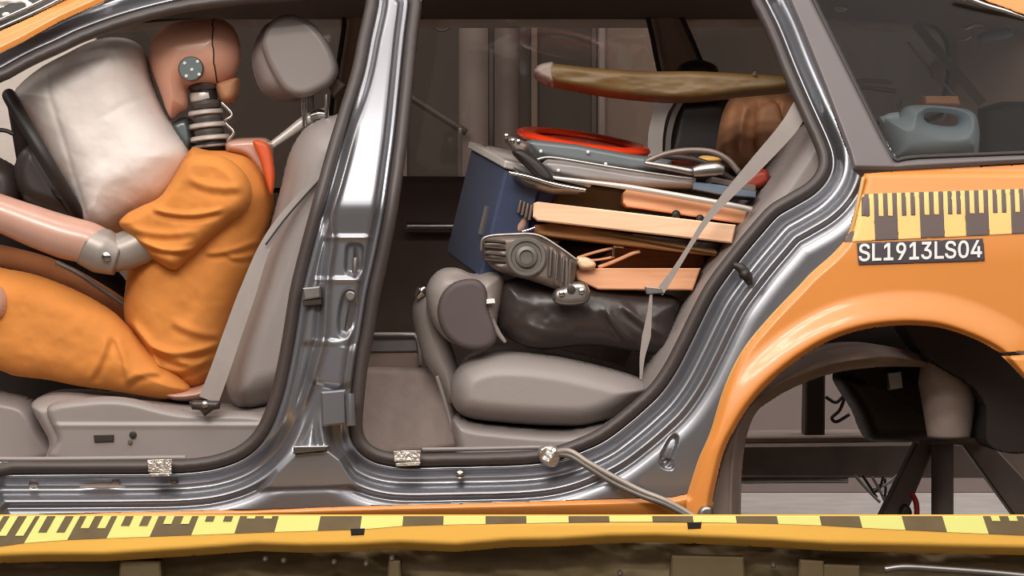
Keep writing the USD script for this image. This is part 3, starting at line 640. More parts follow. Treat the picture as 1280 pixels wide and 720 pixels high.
def cloth_add(folds):
    def f(px, py, d):
        z = 0.010 * (meshkit.fbm(np.stack([px / 30, py / 30, 0 * px], -1), 3, 5) - 0.5)
        for (x0, y0, x1, y1, amp, wd, bow) in folds:
            t = ((px - x0) * (x1 - x0) + (py - y0) * (y1 - y0)) / ((x1 - x0) ** 2 + (y1 - y0) ** 2)
            L = math.hypot(x1 - x0, y1 - y0)
            s = ((px - x0) * -(y1 - y0) + (py - y0) * (x1 - x0)) / L - bow * 4 * t * (1 - t)
            z = z + amp * (np.exp(-(s / wd) ** 2) - 0.8 * np.exp(-((s - wd * 1.3) / wd) ** 2)) * sstep(t, -0.05, 0.15) * (1 - sstep(t, 0.85, 1.05))
        return z
    return f
torso = [(243,184),(262,187),(290,189),(315,197),(333,218),(342,245),(339,275),(331,305),(319,340),(307,370),(297,400),(287,432),(274,460),(262,478),(246,488),(226,487),(205,479),(188,466),(172,443),(161,415),(156,385),(160,345),(166,320),(178,290),(196,255),(215,225),(230,200)]
obj('shirt', puff(torso, 0.42, 0.16, 48, 2, add=cloth_add([(195,430,285,425,.012,5,12),(175,400,255,455,.012,6,10),(265,318,330,300,.008,4,5),(170,400,215,475,.012,5,-6),(200,450,270,445,.010,5,14),(225,400,285,420,.007,6,4),(290,320,325,318,.006,4,4)])), 'orange_cloth', dm, smooth=True)
sleeve = [(150,281),(158,268),(176,258),(200,246),(218,222),(232,200),(248,192),(280,196),(305,215),(315,240),(308,264),(285,282),(255,308),(236,326),(218,338),(190,322),(166,299)]
obj('sleeve', puff(sleeve, 0.268, 0.075, 18, 1.6, add=cloth_add([(195,262,285,262,.009,4,8),(175,300,265,308,.009,4,10),(165,285,250,290,.005,5,6),(240,225,310,235,.006,6,6),(232,330,308,270,.008,4,-3)])), 'orange_cloth', dm, smooth=True)
obj('upper_arm', ptube([(240,262),(200,290),(165,310),(138,318)], [0.29, 0.27, 0.255, 0.25], [0.052, 0.050, 0.046, 0.043], 20), 'joint_grey', dm, smooth=True, label='grey elbow section of the arm')
obj('forearm', ptube([(138,316),(110,304),(80,296),(40,282),(0,266),(-40,250)], [0.25, 0.245, 0.24, 0.235, 0.23, 0.23], [0.045, 0.050, 0.051, 0.048, 0.043, 0.038], 24), 'arm_skin', dm, smooth=True, label='glossy pink forearm reaching to the steering wheel')
obj('elbow_cuff', ptube([(150,322),(128,314),(108,305)], [0.249, 0.247, 0.245], [0.044, 0.0535, 0.0505], 24), 'joint_grey', dm, smooth=True, label='grey cuff over the elbow')
obj('elbow_bolt', lathe(W(133, 321, 0.196), (0, -1, 0), [(0, .010), (.004, .010), (.006, .007)]), 'chrome', dm)
thigh = [(-40,322),(0,334),(40,342),(75,354),(110,370),(142,390),(164,412),(190,440),(225,470),(238,488),(215,498),(190,497),(150,490),(100,483),(60,475),(20,470),(0,463),(-40,450)]
obj('trouser_leg', puff(thigh, 0.31, 0.075, 40, 2, add=cloth_add([(115,475,140,420,.008,5,4),(160,480,205,465,.008,5,-6),(150,420,165,475,.006,5,-3)])), 'orange_cloth', dm, smooth=True, label='near orange trouser leg')
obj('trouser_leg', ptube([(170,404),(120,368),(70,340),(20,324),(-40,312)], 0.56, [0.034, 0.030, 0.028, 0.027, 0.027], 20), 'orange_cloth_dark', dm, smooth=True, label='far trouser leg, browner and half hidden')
obj('leg_highlight', ptube([(160,384),(130,364),(98,342),(70,328)], 0.46, 0.006, 10), 'joint_grey', dm, smooth=True)  # pale tube standing in for the highlight along the far leg
obj('pelvis', puff([(203,490),(215,484),(247,481),(262,478),(272,490),(258,500),(225,502)], 0.40, 0.15, 14, 2), 'arm_skin', dm, smooth=True, label='pink pelvis edge under the shirt hem')
obj('knee', puff([(-40,356),(-15,352),(4,360),(10,378),(4,396),(-15,404),(-40,400)], 0.24, 0.05, 22, 2), 'arm_skin', dm, smooth=True, label='pink knee at the end of the leg')

# ================================================================== REAR FOOTWELL AND CONSOLE
con = thing('storage_box', 'open grey tray box behind the centre pillar in the rear footwell', 'box', W(505, 560, 0.7))
obj('front_panel', puff([(440,458),(548,460),(560,480),(572,520),(580,560),(440,575)], 0.45, 0.03, 8, 3, smooth=False), 'carpet', con, smooth=True)
obj('tray_floor', slab([(440,440),(522,439),(530,462),(440,462)], 0.61, 0.9, 0.004), 'interior_trim', con)
obj('tray_rim', ptube([(440,418),(510,418),(519,420),(524,430),(526,456)], 0.60, 0.0055, 8), 'pale_metal', con, smooth=True)
obj('tray_back', slab([(440,426),(522,425),(522,440),(440,441)], 0.605, 0.63, 0.003), 'seat_vinyl', con)
obj('front_seat_foot', puff([(-40,490),(16,492),(44,502),(62,530),(78,575),(-40,580)], 0.40, 0.10, 16, 3), 'seat_plastic', None, smooth=True, label='grey carpeted floor console in front of the driver seat base', cat='floor console')

# ================================================================== REAR BENCH
bench = thing('rear_bench', 'grey vinyl rear bench seat carrying the piled load', 'car seat', W(690, 560, 0.7))
obj('cushion', puff([(563,492),(566,470),(580,452),(610,441),(650,440),(700,446),(760,460),(798,472),(812,482),(806,496),(770,520),(735,532),(700,533),(640,530),(590,524),(570,512)], 0.30, 0.13, 30, 2.4, Y1=1.28), 'seat_vinyl', bench, smooth=True)
obj('bench_base', puff([(566,522),(600,528),(700,536),(760,528),(770,560),(720,580),(585,580),(570,560)], 0.27, 0.08, 14, 3, Y1=1.25), 'seat_plastic', bench, smooth=True, label='lower grey plinth of the bench')
obj('backrest', puff([(798,488),(806,462),(832,418),(862,362),(890,318),(925,270),(958,228),(985,188),(1000,160),(1015,158),(1045,180),(1050,215),(1000,290),(930,390),(880,470),(838,510),(810,505)], 0.30, 0.15, 26, 2.4, Y1=1.25), 'seat_vinyl', bench, smooth=True)
obj('side_trim', puff([(735,545),(762,525),(792,505),(800,512),(770,540),(745,560)], 0.13, 0.02, 8, 2, smooth=False), 'seat_plastic', bench, smooth=True)
obj('headrest', puff([(843,100),(846,86),(856,78),(872,75),(888,79),(898,90),(899,130),(843,130)], 1.05, 0.10, 16, 2.2), 'black_rubber', bench, smooth=True, label='black far headrest')
obj('far_backrest', puff([(838,128),(862,122),(905,122),(918,150),(915,230),(820,230),(826,170)], 1.12, 0.12, 20, 2.6), 'hub_plastic', bench, smooth=True, label='dark far back of the bench')
fb = strap([(838,122),(826,140),(820,165),(819,190),(822,215)], 0.96, [0.030, 0.036, 0.038, 0.038, 0.038]); obj('far_belt', fb, 'airbag_cloth', bench, smooth=30, label='pale belt over the far bench back')
obj('far_belt', strap([(852,126),(842,145),(836,170),(834,205)], 0.97, [0.012, 0.014, 0.014, 0.014]), 'belt_web', bench, smooth=30)
rb = thing('rear_seat_belt', 'pale grey rear seat belt stretched down over the load', 'seat belt', W(806, 470, 0.12))
obj('webbing', strap([(1002,132),(985,160),(950,200),(915,238),(884,274),(862,308),(842,340),(824,366)], [0.13, 0.11, 0.10, 0.095, 0.09, 0.09, 0.09, 0.09], [0.040, 0.040, 0.034, 0.024, 0.014, 0.010, 0.013, 0.020]), 'belt_web', rb, smooth=30)
obj('webbing', strap([(814,366),(812,390),(808,420),(803,446),(801,474)], 0.09, [0.006, 0.010, 0.020, 0.012, 0.005]), 'belt_web', rb, smooth=30)
obj('belt_tongue', slab([(806,358),(826,360),(830,367),(808,368)], 0.085, 0.10, 0.002), 'steel', rb)

# ================================================================== REAR DUMMY LEG
leg = thing('dummy_leg', 'black vinyl dummy leg lying on the rear bench under the load', 'dummy leg', W(700, 440, 0.3))
obj('thigh', puff([(616,372),(622,350),(640,341),(680,348),(730,352),(790,362),(846,372),(846,400),(836,440),(800,440),(740,432),(680,437),(648,430),(622,410)], 0.30, 0.085, 36, 2, add=cloth_add([(755,385,790,430,.010,5,3),(775,380,830,420,.008,5,3),(655,405,720,415,.005,6,6)])), 'black_vinyl', leg, smooth=True)
obj('knee_band', ptube([(617,352),(612,372),(613,395),(622,415),(632,428)], 0.225, [0.006, 0.008, 0.008, 0.007, 0.004], 10), 'knee_grey', leg, smooth=True)
obj('knee_shell', puff([(532,368),(538,348),(552,336),(572,335),(592,342),(612,338),(630,344),(628,372),(622,400),(618,430),(590,436),(560,426),(540,402)], 0.26, 0.065, 24, 1.8, add=lambda px, py, d: -0.010 * np.exp(-(((px - 574) / 14) ** 2 + ((py - 344) / 5) ** 2))), 'knee_grey', leg, smooth=True, label='grey padded knee shell')
obj('knee_face', puff([(547,395),(550,372),(562,356),(580,349),(598,350),(608,362),(611,388),(619,412),(618,430),(600,438),(575,434),(556,418)], 0.196, 0.012, 8, 1.6), 'knee_face', leg, smooth=True, label='flat dark oval end of the knee')
obj('shin', puff([(516,400),(518,376),(530,362),(546,372),(552,405),(565,432),(574,470),(570,500),(560,502),(548,478),(530,450)], 0.36, 0.06, 22, 2), 'knee_grey', leg, smooth=True, label='grey lower leg bent down over the bench edge')
obj('shin_strip', ptube([(546,470),(552,488),(560,515),(566,540)], 0.28, 0.005, 8), 'seat_plastic', leg, smooth=True)
obj('knee_pin', slab([(608,374),(618,373),(619,379),(608,380)], 0.18, 0.2, 0.001), 'white_dot', leg)
obj('shin_glint', ptube([(521,372),(527,364),(533,360)], 0.31, [0.008, 0.014, 0.008], 12), 'chrome', leg, smooth=True)  # chrome tube standing in for the glossy highlight on the shin
jt = obj('joint_arm', puff([(600,312),(604,298),(620,294),(660,293),(684,302),(718,322),(720,340),(712,368),(696,362),(660,350),(640,345),(614,334)], 0.20, 0.028, 10, 1.6, add=lambda px, py, d: 0.004 * np.sin(py / 2.4) * (1 - sstep(px, 622, 634)) + 0.004 * np.sin(px / 2.2) * sstep(px, 680, 690)), 'dark_steel', leg, smooth=True, label='ribbed steel joint arm across the knee')
wcn = W(658, 321, 0.168)
obj('joint_disc', lathe(wcn, (0, -1, 0), [(-.01, .046), (.002, .047), (.006, .043), (.006, .036), (.001, .034), (.001, .026), (.010, .024), (.012, .016), (.006, .014), (.006, .0)], 36), 'joint_metal', jt, smooth=30)
obj('joint_frame', ptube([(601,314),(606,297),(640,293),(672,294),(700,310),(722,326)], 0.165, 0.0035, 8), 'steel', jt, smooth=True)
for k in range(4): obj('joint_rib', ptube([(606, 301 + 8 * k), (632, 303 + 8 * k)], 0.168, 0.003, 8), 'black_steel', jt, smooth=True)
for k in range(4): obj('joint_rib', ptube([(689 + 8 * k, 312 + 4 * k), (687 + 8 * k, 345 + 4 * k)], 0.168, 0.003, 8), 'steel', jt, smooth=True)
obj('clamp_plate', puff([(690,372),(694,362),(706,358),(718,352),(732,354),(738,366),(734,378),(714,382),(696,380)], 0.17, 0.02, 8, 1.4), 'steel', leg, smooth=True)
for x, y in ((702, 367), (727, 364)): obj('clamp_bolt', lathe(W(x, y, 0.150), (0, -1, 0), [(0, .007), (.005, .007), (.007, .004)], 12), 'chrome', leg)
obj('clamp_bolt', lathe(W(714, 362, 0.152), (0, -1, 0), [(0, .010), (.004, .010), (.005, .006)], 16), 'black_steel', leg)

# ================================================================== THE LOAD
def quadbox(A, B, C, Dd): pass
cs = thing('tool_case', 'blue tool case standing tilted at the front of the load, silver lid', 'tool case', W(605, 335, 0.4))
U = np.array([.0625, -.03, .2536]); V = np.array([.086, -.35, -.0625]); Wv = np.cross(U, V); Wv /= np.linalg.norm(Wv)
TL = W(589, 186, 0.55)
ctr = TL + V / 2 - U / 2 + Wv * 0.045
obj('body', box3(ctr, U / 2, V / 2, Wv * 0.045, 0.006), 'case_blue', cs)
obj('inner_shell', box3(ctr + Wv * 0.066, U / 2 * 0.96, V / 2 * 0.95, Wv * 0.022, 0.006), 'case_blue_deep', cs, label='deeper blue rear shell of the case')
un = U / np.linalg.norm(U); vn = V / np.linalg.norm(V)
lid = obj('lid', box3(ctr + U * 0.53 + Wv * 0.055, U * 0.034, V * 0.520, Wv * 0.108, 0.003), 'pale_metal', cs, label='silver lid plate on top of the case')
for k, (a, b) in enumerate(((-0.30, -0.03), (-0.12, 0.04), (-0.32, 0.09), (0.10, 0.12))):
    obj('lid_clasp', box3(ctr + U * 0.572 + V * a + Wv * b, U * 0.008, V * 0.06, Wv * 0.006, 0.001), 'chrome', lid)
obj('latch', box3(ctr + V * 0.30 - U * 0.02 - Wv * 0.047, U * 0.13, V * 0.035, Wv * 0.004, 0.001), 'steel', cs)
tray = thing('metal_tray', 'shallow silver metal tray jutting out beside the tool case lid', 'tray', W(690, 235, 0.25))
obj('pan', puff([(640,207),(655,214),(690,226),(733,237),(722,243),(690,243),(655,234),(640,224)], 0.22, 0.06, 8, 1.6, smooth=False), 'steel', tray, smooth=True)
obj('rim', ptube([(636,216),(660,221),(695,231),(732,238)], 0.152, 0.0045, 8), 'chrome', tray, smooth=True)
sl = thing('red_sledge', 'red plastic sledge lying flat on top of the load', 'sledge', W(725, 185, 0.5))
su = np.array([1, 0, -0.150]); sw = np.array([0, 1, 0.125]); sa = np.cross(su, sw)
obj('hull', ring3(W(729, 177, 0.52), sa, 0.143, 0.022, 64, 12, flat=0.50, squash=1.5, major=su), 'sledge_red', sl, smooth=True)
obj('deck', ring3(W(729, 177, 0.52) - 0.006 * sa, sa, 0.062, 0.062, 48, 8, flat=0.07, squash=1.5, major=su), 'sledge_red', sl, smooth=True)
ft = thing('folding_table', 'folded grey camping table with chrome edge lying under the red sledge', 'folding table', W(780, 240, 0.4))
obj('table_leaf', puff([(652,178),(665,174),(720,180),(790,193),(840,200),(838,214),(790,216),(720,206),(672,198)], 0.30, 0.05, 7, 1.6, Y1=0.72, smooth=False), 'board_teal', ft, smooth=True, label='upper teal-grey leaf')
obj('table_leaf', puff([(672,207),(684,199),(720,203),(790,215),(868,224),(872,236),(800,235),(730,228),(690,220)], 0.25, 0.05, 7, 1.6, Y1=0.70, smooth=False), 'board_pale', ft, smooth=True, label='lower pale grey leaf')
obj('edge_strip', ptube([(668,201),(684,197),(710,200),(770,210),(830,219),(870,224)], 0.192, 0.0042, 10), 'steel', ft, smooth=True)
obj('chrome_tube', ptube([(690,222),(740,228),(785,234),(850,245),(900,254),(940,262)], 0.183, [.004, .005, .0066, .0070, .0070, .0070], 12), 'pale_metal', ft, smooth=True)
obj('corner_pad', puff([(640,192),(650,186),(668,196),(682,208),(692,222),(688,230),(674,226),(660,212)], 0.17, 0.025, 7, 1.6), 'black_rubber', ft, smooth=True, label='black rubber corner')
obj('corner_pad', puff([(630,172),(645,172),(662,182),(655,196),(640,190)], 0.22, 0.03, 7, 1.6), 'dark_steel', ft, smooth=True)
for x, y in ((676, 189), (735, 190), (757, 205), (698, 213)): obj('rivet', lathe(W(x, y, 0.243 if y < 206 and x != 757 else 0.197), (0, -1, 0), [(0, .004), (.003, .004), (.005, .002)], 12), 'white_dot', ft)
for x, y in ((633, 170), (641, 176), (648, 177)): obj('rivet', lathe(W(x, y, 0.19), (0, -1, 0), [(0, .006), (.004, .005), (.006, .002)], 12), 'chrome', ft)
cr = thing('folded_chair', 'folded camping chair frame with dark curved tube behind the belt', 'folding chair', W(870, 235, 0.3))
obj('curved_tube', ptube([(806,203),(830,193),(860,188),(890,190),(910,200),(924,216)], 0.22, 0.0072, 12), 'dark_steel', cr, smooth=True)
obj('curved_tube', ptube([(812,199),(840,196),(880,203),(912,222),(935,235)], 0.30, 0.0072, 12), 'black_steel', cr, smooth=True)
obj('side_tube', ptube([(806,204),(835,209),(866,215)], 0.18, [.006, .0075, .0085], 12), 'steel', cr, smooth=True)
obj('hinge_sleeve', ptube([(866,215),(876,213),(895,211),(905,213)], 0.18, [.011, .015, .016, .011], 14), 'steel', cr, smooth=True)
obj('flat_bar', slab([(866,227),(900,231),(945,240),(945,247),(900,243),(866,236)], 0.20, 0.40, 0.002), 'blue_bar', cr, label='pale blue flat bar')
obj('flat_bar', slab([(890,221),(945,231),(945,241),(890,228)], 0.24, 0.45, 0.002), 'dark_steel', cr)
obj('orange_cloth_bundle', puff([(836,200),(845,193),(858,194),(872,197),(878,205),(860,207),(842,206)], 0.42, 0.07, 8, 1.6), 'red_web', None, smooth=True, label='small orange-red cloth bundle inside the curved chair tube', cat='cloth')
obj('yellow_cloth_bundle', puff([(868,202),(876,195),(890,195),(902,199),(897,205),(882,207)], 0.40, 0.05, 7, 1.6), 'yellow_cloth', None, smooth=True, label='small yellow cloth bundle inside the curved chair tube', cat='cloth')
obj('red_bag', puff([(926,228),(938,214),(958,212),(962,228),(948,238),(932,238)], 0.33, 0.05, 8, 1.8), 'deep_red', None, smooth=True, label='red bag corner between the rear belt and the bench back', cat='bag')
# planks
def plank(name, poly, y0, y1, m, label, group=None): return obj(name, slab(poly, y0, y1, 0.003), m, None, smooth=20, label=label, cat='plank', group=group)
plank('wooden_plank', [(667,254),(672,252),(920,281),(915,304),(672,276),(666,271)], 0.17, 0.36, 'plank_pale', 'long pale wooden plank in the middle of the load, the brightest one')
pk = plank('wooden_plank', [(779,241),(784,236),(935,262),(930,280),(784,258),(779,253)], 0.22, 0.42, 'plank_orange', 'short wooden plank with dark holes just under the chrome table tube')
plank('wooden_plank', [(718,340),(722,335),(876,335),(866,363),(748,362),(722,350)], 0.22, 0.42, 'plank_orange', 'lowest wooden plank, just above the black dummy leg')
plank('wooden_board', [(668,281),(690,279),(760,288),(895,312),(895,320),(760,304),(690,296),(668,292)], 0.215, 0.70, 'plank_brown', 'thin dark brown wooden board below the long pale plank')
obj('board_edge_batten', ptube([(742,289),(800,299),(850,308),(896,316)], 0.208, 0.0040, 10), 'wrap_tan', None, smooth=True, label='thin pale batten along the edge of the brown board', cat='batten')
for x, y, r in ((845, 268, .010), (875, 273, .009)):
    obj('plank_hole_disc', lathe(W(x, y, 0.215), (0, -1, 0), [(-.004, r), (.003, r), (.006, r * .6)], 16), 'black_rubber', None, smooth=True, label='dark disc standing in for a hole in the short plank, %s' % ('nearer the long plank middle' if x == 845 else 'nearer the seat belt'), cat='peg')  # each dark disc stands in for a hole in the plank
obj('brown_crate', slab([(770,306),(880,318),(884,340),(748,338),(752,322)], 0.36, 0.80, 0.004), 'plank_brown', None, smooth=20, label='brown wooden crate behind the lowest plank', cat='crate')
obj('olive_box', slab([(662,224),(784,238),(792,300),(662,290)], 0.385, 0.80, 0.006), 'olive_box', None, smooth=20, label='olive cardboard box behind the long pale plank', cat='box')
obj('dark_bag', puff([(700,302),(760,300),(800,310),(790,352),(700,350),(690,325)], 0.52, 0.10, 16, 3), 'interior_dark', None, smooth=True, label='dark bag behind the sticks above the lowest plank', cat='bag')
for pts, r, lab in (([(722,322),(745,315),(769,309)], .0035, 'thin wooden stick rising to the bright screw tip'), ([(722,325),(745,325),(768,321)], .003, 'thin wooden stick lying nearly level above the lowest plank'), ([(748,334),(765,328),(790,317),(800,314)], .0045, 'thicker bent wooden stick above the lowest plank')):
    obj('wooden_stick', ptube(pts, 0.24, r, 8), 'plank_orange', None, smooth=True, label=lab, cat='stick')
obj('metal_screw', ptube([(766,322),(767,310),(769,308),(780,309)], 0.235, 0.003, 8), 'chrome', None, smooth=True, label='bright bent metal hook beside the wooden sticks', cat='hook')
obj('wooden_ball', puff([(720,322),(735,322),(745,330),(740,337),(724,336)], 0.21, 0.02, 6, 1.4), 'plank_pale', None, smooth=True, label='pale wooden ball at the left end of the sticks', cat='ball')
gl = thing('work_glove', 'pale glove with grey ribbed cuff pressed against the blue case', 'glove', W(655, 275, 0.25))
obj('palm', puff([(641,262),(650,252),(662,258),(664,276),(656,292),(644,294),(638,280)], 0.26, 0.03, 10, 1.4), 'arm_skin', gl, smooth=True)
obj('finger', ptube([(660,264),(667,258),(674,255)], 0.24, [.008, .0075, .006], 10), 'wrap_end', gl, smooth=True)
for k in range(4): obj('cuff_rib', ptube([(651 + 4.5 * k, 250 + 2 * k), (648 + 4.5 * k, 266 + 3 * k)], 0.215, 0.004, 8), 'dark_steel', gl, smooth=True)
obj('clamp_bar', ptube([(652,290),(662,287),(670,284)], 0.2, 0.0035, 8), 'chrome', gl, smooth=True)
wp = thing('wrapped_board', 'long tan wrapped board floating over the load below the roof', 'board', W(830, 110, 0.6))
obj('wrap', puff([(680,80),(735,84),(800,89),(870,89),(930,92),(985,95),(998,103),(990,112),(930,118),(880,124),(830,125),(760,118),(700,107),(682,101)], 0.36, 0.035, 9, 1.8, Y1=0.46, add=lambda px, py, d: 0.01 * (meshkit.fbm(np.stack([px / 40, py / 14, 0 * px], -1), 3, 8) - .5)), 'wrap_tan', wp, smooth=True)
obj('end_cap', puff([(667,90),(672,82),(684,78),(693,80),(693,105),(682,102),(672,97)], 0.36, 0.035, 7, 1.6, Y1=0.45), 'wrap_end', wp, smooth=True, label='pale folded end of the wrapping')
obj('tie', lathe(W(943, 91, 0.32), (0, -1, 0), [(0, .006), (.006, .004)], 12), 'chrome', wp)
jk = thing('brown_jacket', 'brown leather jacket hanging behind the rear seat belt', 'jacket', W(945, 190, 0.9))
obj('body', puff([(908,130),(925,118),(960,114),(990,122),(1000,150),(990,195),(960,215),(900,205),(898,165)], 0.80, 0.09, 20, 2, add=cloth_add([(930,130,920,200,.015,7,4),(955,125,950,200,.015,7,-4),(975,125,972,190,.010,5,3)])), 'brown_leather', jk, smooth=True)
obj('lining', puff([(945,140),(962,128),(975,135),(980,180),(955,200),(945,185)], 0.705, 0.02, 10, 2), 'brown_leather', jk, smooth=True, label='turned-out front edge')

# ================================================================== CARGO BAY
can = thing('water_can', 'light blue plastic water can behind the rear side window', 'water can', W(1160, 196, 0.35))
def can_poly(): return [(1099,148),(1106,146),(1122,146),(1130,134),(1150,131),(1195,134),(1214,140),(1222,154),(1223,178),(1216,194),(1180,200),(1120,202),(1112,186)]
cp = spl(can_poly(), True, 5); hole = spl([(1154,146),(1162,140),(1190,143),(1198,150),(1194,157),(1176,157),(1158,153)], True, 4)
px_, py_, d_, F_ = grid(cp, 1.6, [hole]); h_ = dome_h(d_, 0.085, 24)
f_ = W(px_, py_, 0.36) - np.stack([0 * h_, h_, 0 * h_], -1); b_ = W(px_, py_, 0.36) + np.stack([0 * h_, h_, 0 * h_], -1)
obj('body', closed(f_, b_, F_), 'can_blue', can, smooth=True)
obj('spout', ptube([(1124,147),(1112,148),(1102,152)], 0.33, [.014, .012, .010], 12), 'can_blue', can, smooth=True)
obj('cap', lathe(W(1124, 129, 0.34), (0.3, 0, 1), [(-.012, .006), (.012, .006)], 14), 'hub_plastic', can)
obj('wooden_block', slab([(1156,120),(1198,120),(1201,131),(1158,130)], 0.45, 0.62, 0.003), 'plank_orange', None, smooth=20, label='small wooden block on top of the blue water can', cat='block')
obj('cargo_strap', strap([(1144,30),(1165,55),(1195,90),(1228,130)], 0.9, 0.025), 'dark_steel', None, smooth=30, label='dark grey strap slanting behind the rear side window', cat='strap')
obj('strap_cord', ptube([(1134,52),(1150,72),(1172,96),(1200,128)], 0.8, 0.004, 8), 'wrap_end', None, smooth=True, label='thin pale cord slanting beside the dark grey strap', cat='cord')
obj('cord_flap', puff([(1162,86),(1170,74),(1180,84),(1180,97),(1166,100)], 0.79, 0.008, 5, 1.6), 'wrap_end', None, smooth=True, label='small pale paper tag on the cord', cat='tag')
lk = thing('bright_tool', 'small bright metal tool inside the top of the cargo bay', 'lamp', W(1240, 40, 0.6))  # bright metal tool, not a light source
obj('housing', puff([(1222,44),(1240,36),(1262,36),(1264,46),(1240,52),(1224,54)], 0.6, 0.03, 6, 1.6), 'blue_bar', lk, smooth=True)
obj('bracket', ptube([(1206,36),(1218,31),(1230,32)], 0.57, [.004, .006, .004], 10), 'chrome', lk, smooth=True)
obj('bracket', ptube([(1198,50),(1207,49),(1214,45)], 0.57, .003, 8), 'chrome', lk, smooth=True)
obj('spacer', puff([(1042,6),(1056,6),(1058,14),(1044,14)], 1.2, 0.02, 4, 1.5), 'chrome', lk, smooth=True)
obj('load_guard', puff([(1222,136),(1250,127),(1340,126),(1340,215),(1225,215)], 0.95, 0.05, 14, 3, smooth=False), 'hub_plastic', None, smooth=True, label='dark brown panel at the back of the cargo bay', cat='panel')
obj('load_bar', ptube([(1070,102),(1085,101),(1115,103)], 0.75, 0.005, 8), 'dark_steel', None, smooth=True, label='thin dark bar lying high in the cargo bay', cat='bar')
obj('load_bar', ptube([(1072,108),(1090,110),(1120,114)], 0.7, 0.006, 8), 'wrap_tan', None, smooth=True, label='thin tan bar lying below the dark bar in the cargo bay', cat='bar')

# ================================================================== HALL EQUIPMENT SEEN THROUGH THE CAR
def vpost(name, x0, x1, Y, m, label, cat, z0=0.0, z1=3.2, dep=None):
    a, b = W(x0, 0, Y)[0], W(x1, 0, Y)[0]; dep = dep or (b - a)
    return obj(name, abox(a, b, Y, Y + dep, z0, z1, 0.006), m, None, smooth=20, label=label, cat=cat)
def rpost(name, xm, r, Y, m, label):
    x = W(xm, 0, Y)[0]; return obj(name, lathe((x, Y, 0), (0, 0, 1), [(0, r * 1.7), (.02, r * 1.7), (.02, r), (3.2, r)], 28), m, None, smooth=30, label=label, cat='column')
rpost('hall_column', 594, 0.055, 3.0, 'column_paint', 'round brown-grey hall column left of the pair, seen through the rear door')
rpost('hall_column', 632, 0.050, 3.2, 'column_paint', 'round brown-grey hall column right of the pair, seen through the rear door')
vpost('steel_post', 748, 757, 2.6, 'column_paint', 'thin pale steel post behind the far rear window', 'post')
vpost('equipment_locker', 758, 826, 2.9, 'interior_dark', 'dark tall locker behind the thin steel post', 'locker', 0, 2.6, 0.5)
vpost('column_gap_strip', 610, 618, 2.7, 'black_steel', 'dark strip standing in for the gap between the two round hall columns', 'pipe')  # dark strip added for contrast in the gap between the columns
vpost('cable_duct', 738, 747, 2.75, 'black_steel', 'black cable duct beside the thin steel post', 'duct')
obj('diagonal_brace', ptube([(512,121),(545,142),(583,166)], 2.9, 0.012, 10), 'black_steel', None, smooth=True, label='dark diagonal brace running to the left hall column', cat='brace')
obj('light_pole', ptube([(575,160),(575,240),(573,650),(573,706)], 2.2, 0.0065, 10), 'steel', None, smooth=True, label='slim pale pole beside the blue tool case', cat='pole')
obj('cable_loop', ptube([(538,18),(542,8),(558,8),(572,10),(568,28),(556,38),(545,36),(539,26),(538,18)], 2.6, 0.004, 8), 'black_rubber', None, smooth=True, label='dark cable loop hanging left of the camera head', cat='cable')
ch = thing('hall_camera', 'dark camera head with pale bracket hanging by the hall columns', 'camera', W(620, 15, 2.5))
obj('body', puff([(568,-10),(600,-10),(614,4),(612,22),(585,26),(570,16)], 2.5, 0.06, 10, 2.5), 'black_steel', ch, smooth=True)
obj('bracket', puff([(608,2),(622,0),(640,6),(656,12),(655,20),(630,20),(620,26),(612,14)], 2.45, 0.03, 7, 2), 'steel', ch, smooth=True)
obj('cable', ptube([(640,10),(665,12),(684,20),(686,28),(670,28),(650,18)], 2.45, 0.005, 8), 'black_rubber', ch, smooth=True)
# under the car
bm = thing('ground_beam', 'dark steel beam lying behind the wheel arch under the car', 'beam', W(1010, 600, 1.6))
obj('beam', slab([(905,556),(1330,552),(1330,598),(905,597)], 1.7, 1.95, 0.006), 'dark_steel', bm)
obj('lower_rail', ptube([(905,601),(990,600),(1060,600)], 1.72, 0.010, 12), 'steel', bm, smooth=True)
obj('flange', slab([(905,546),(1150,544),(1150,553),(905,556)], 1.75, 2.1, 0.004), 'liner', bm)
vp = thing('beam_post', 'dark upright steel post standing on the ground beam', 'post', W(1019, 550, 1.8))
obj('post', slab([(1008,440),(1032,440),(1031,552),(1006,552)], 1.8, 1.9, 0.004), 'black_steel', vp)
obj('bolt', lathe(W(1003, 548, 1.79), (0, -1, 0), [(0, .010), (.01, .006)], 12), 'chrome', vp)
obj('wire_loop', ptube([(1032,496),(1045,503),(1056,494),(1050,512),(1040,522),(1046,527),(1062,518)], 1.75, 0.005, 8), 'black_rubber', None, smooth=True, label='black wire loop beside the dark upright post', cat='wire')
tr = thing('trestle', 'grey steel trestle with splayed legs standing under the rear wheel arch', 'trestle', W(1190, 660, 0.75))
obj('post', ptube([(1178,540),(1178,800)], 0.75, 0.028, 20), 'column_paint', tr, smooth=True)
obj('leg', slab([(1146,552),(1172,552),(1100,720),(1064,720)], 0.78, 0.84, 0.004), 'dark_steel', tr)
obj('leg', slab([(1200,552),(1238,552),(1340,662),(1340,700),(1300,690)], 0.78, 0.84, 0.004), 'dark_steel', tr)
obj('head_plate', slab([(1150,536),(1240,536),(1240,556),(1150,556)], 0.70, 0.84, 0.004), 'column_paint', tr)
WT = (((1068,594),(1100,628)), ((1078,594),(1096,622)), ((1090,596),(1106,626)), ((1104,596),(1092,616)), ((1122,594),(1088,612)), ((1106,598),(1104,625)), ((1128,592),(1098,606)))
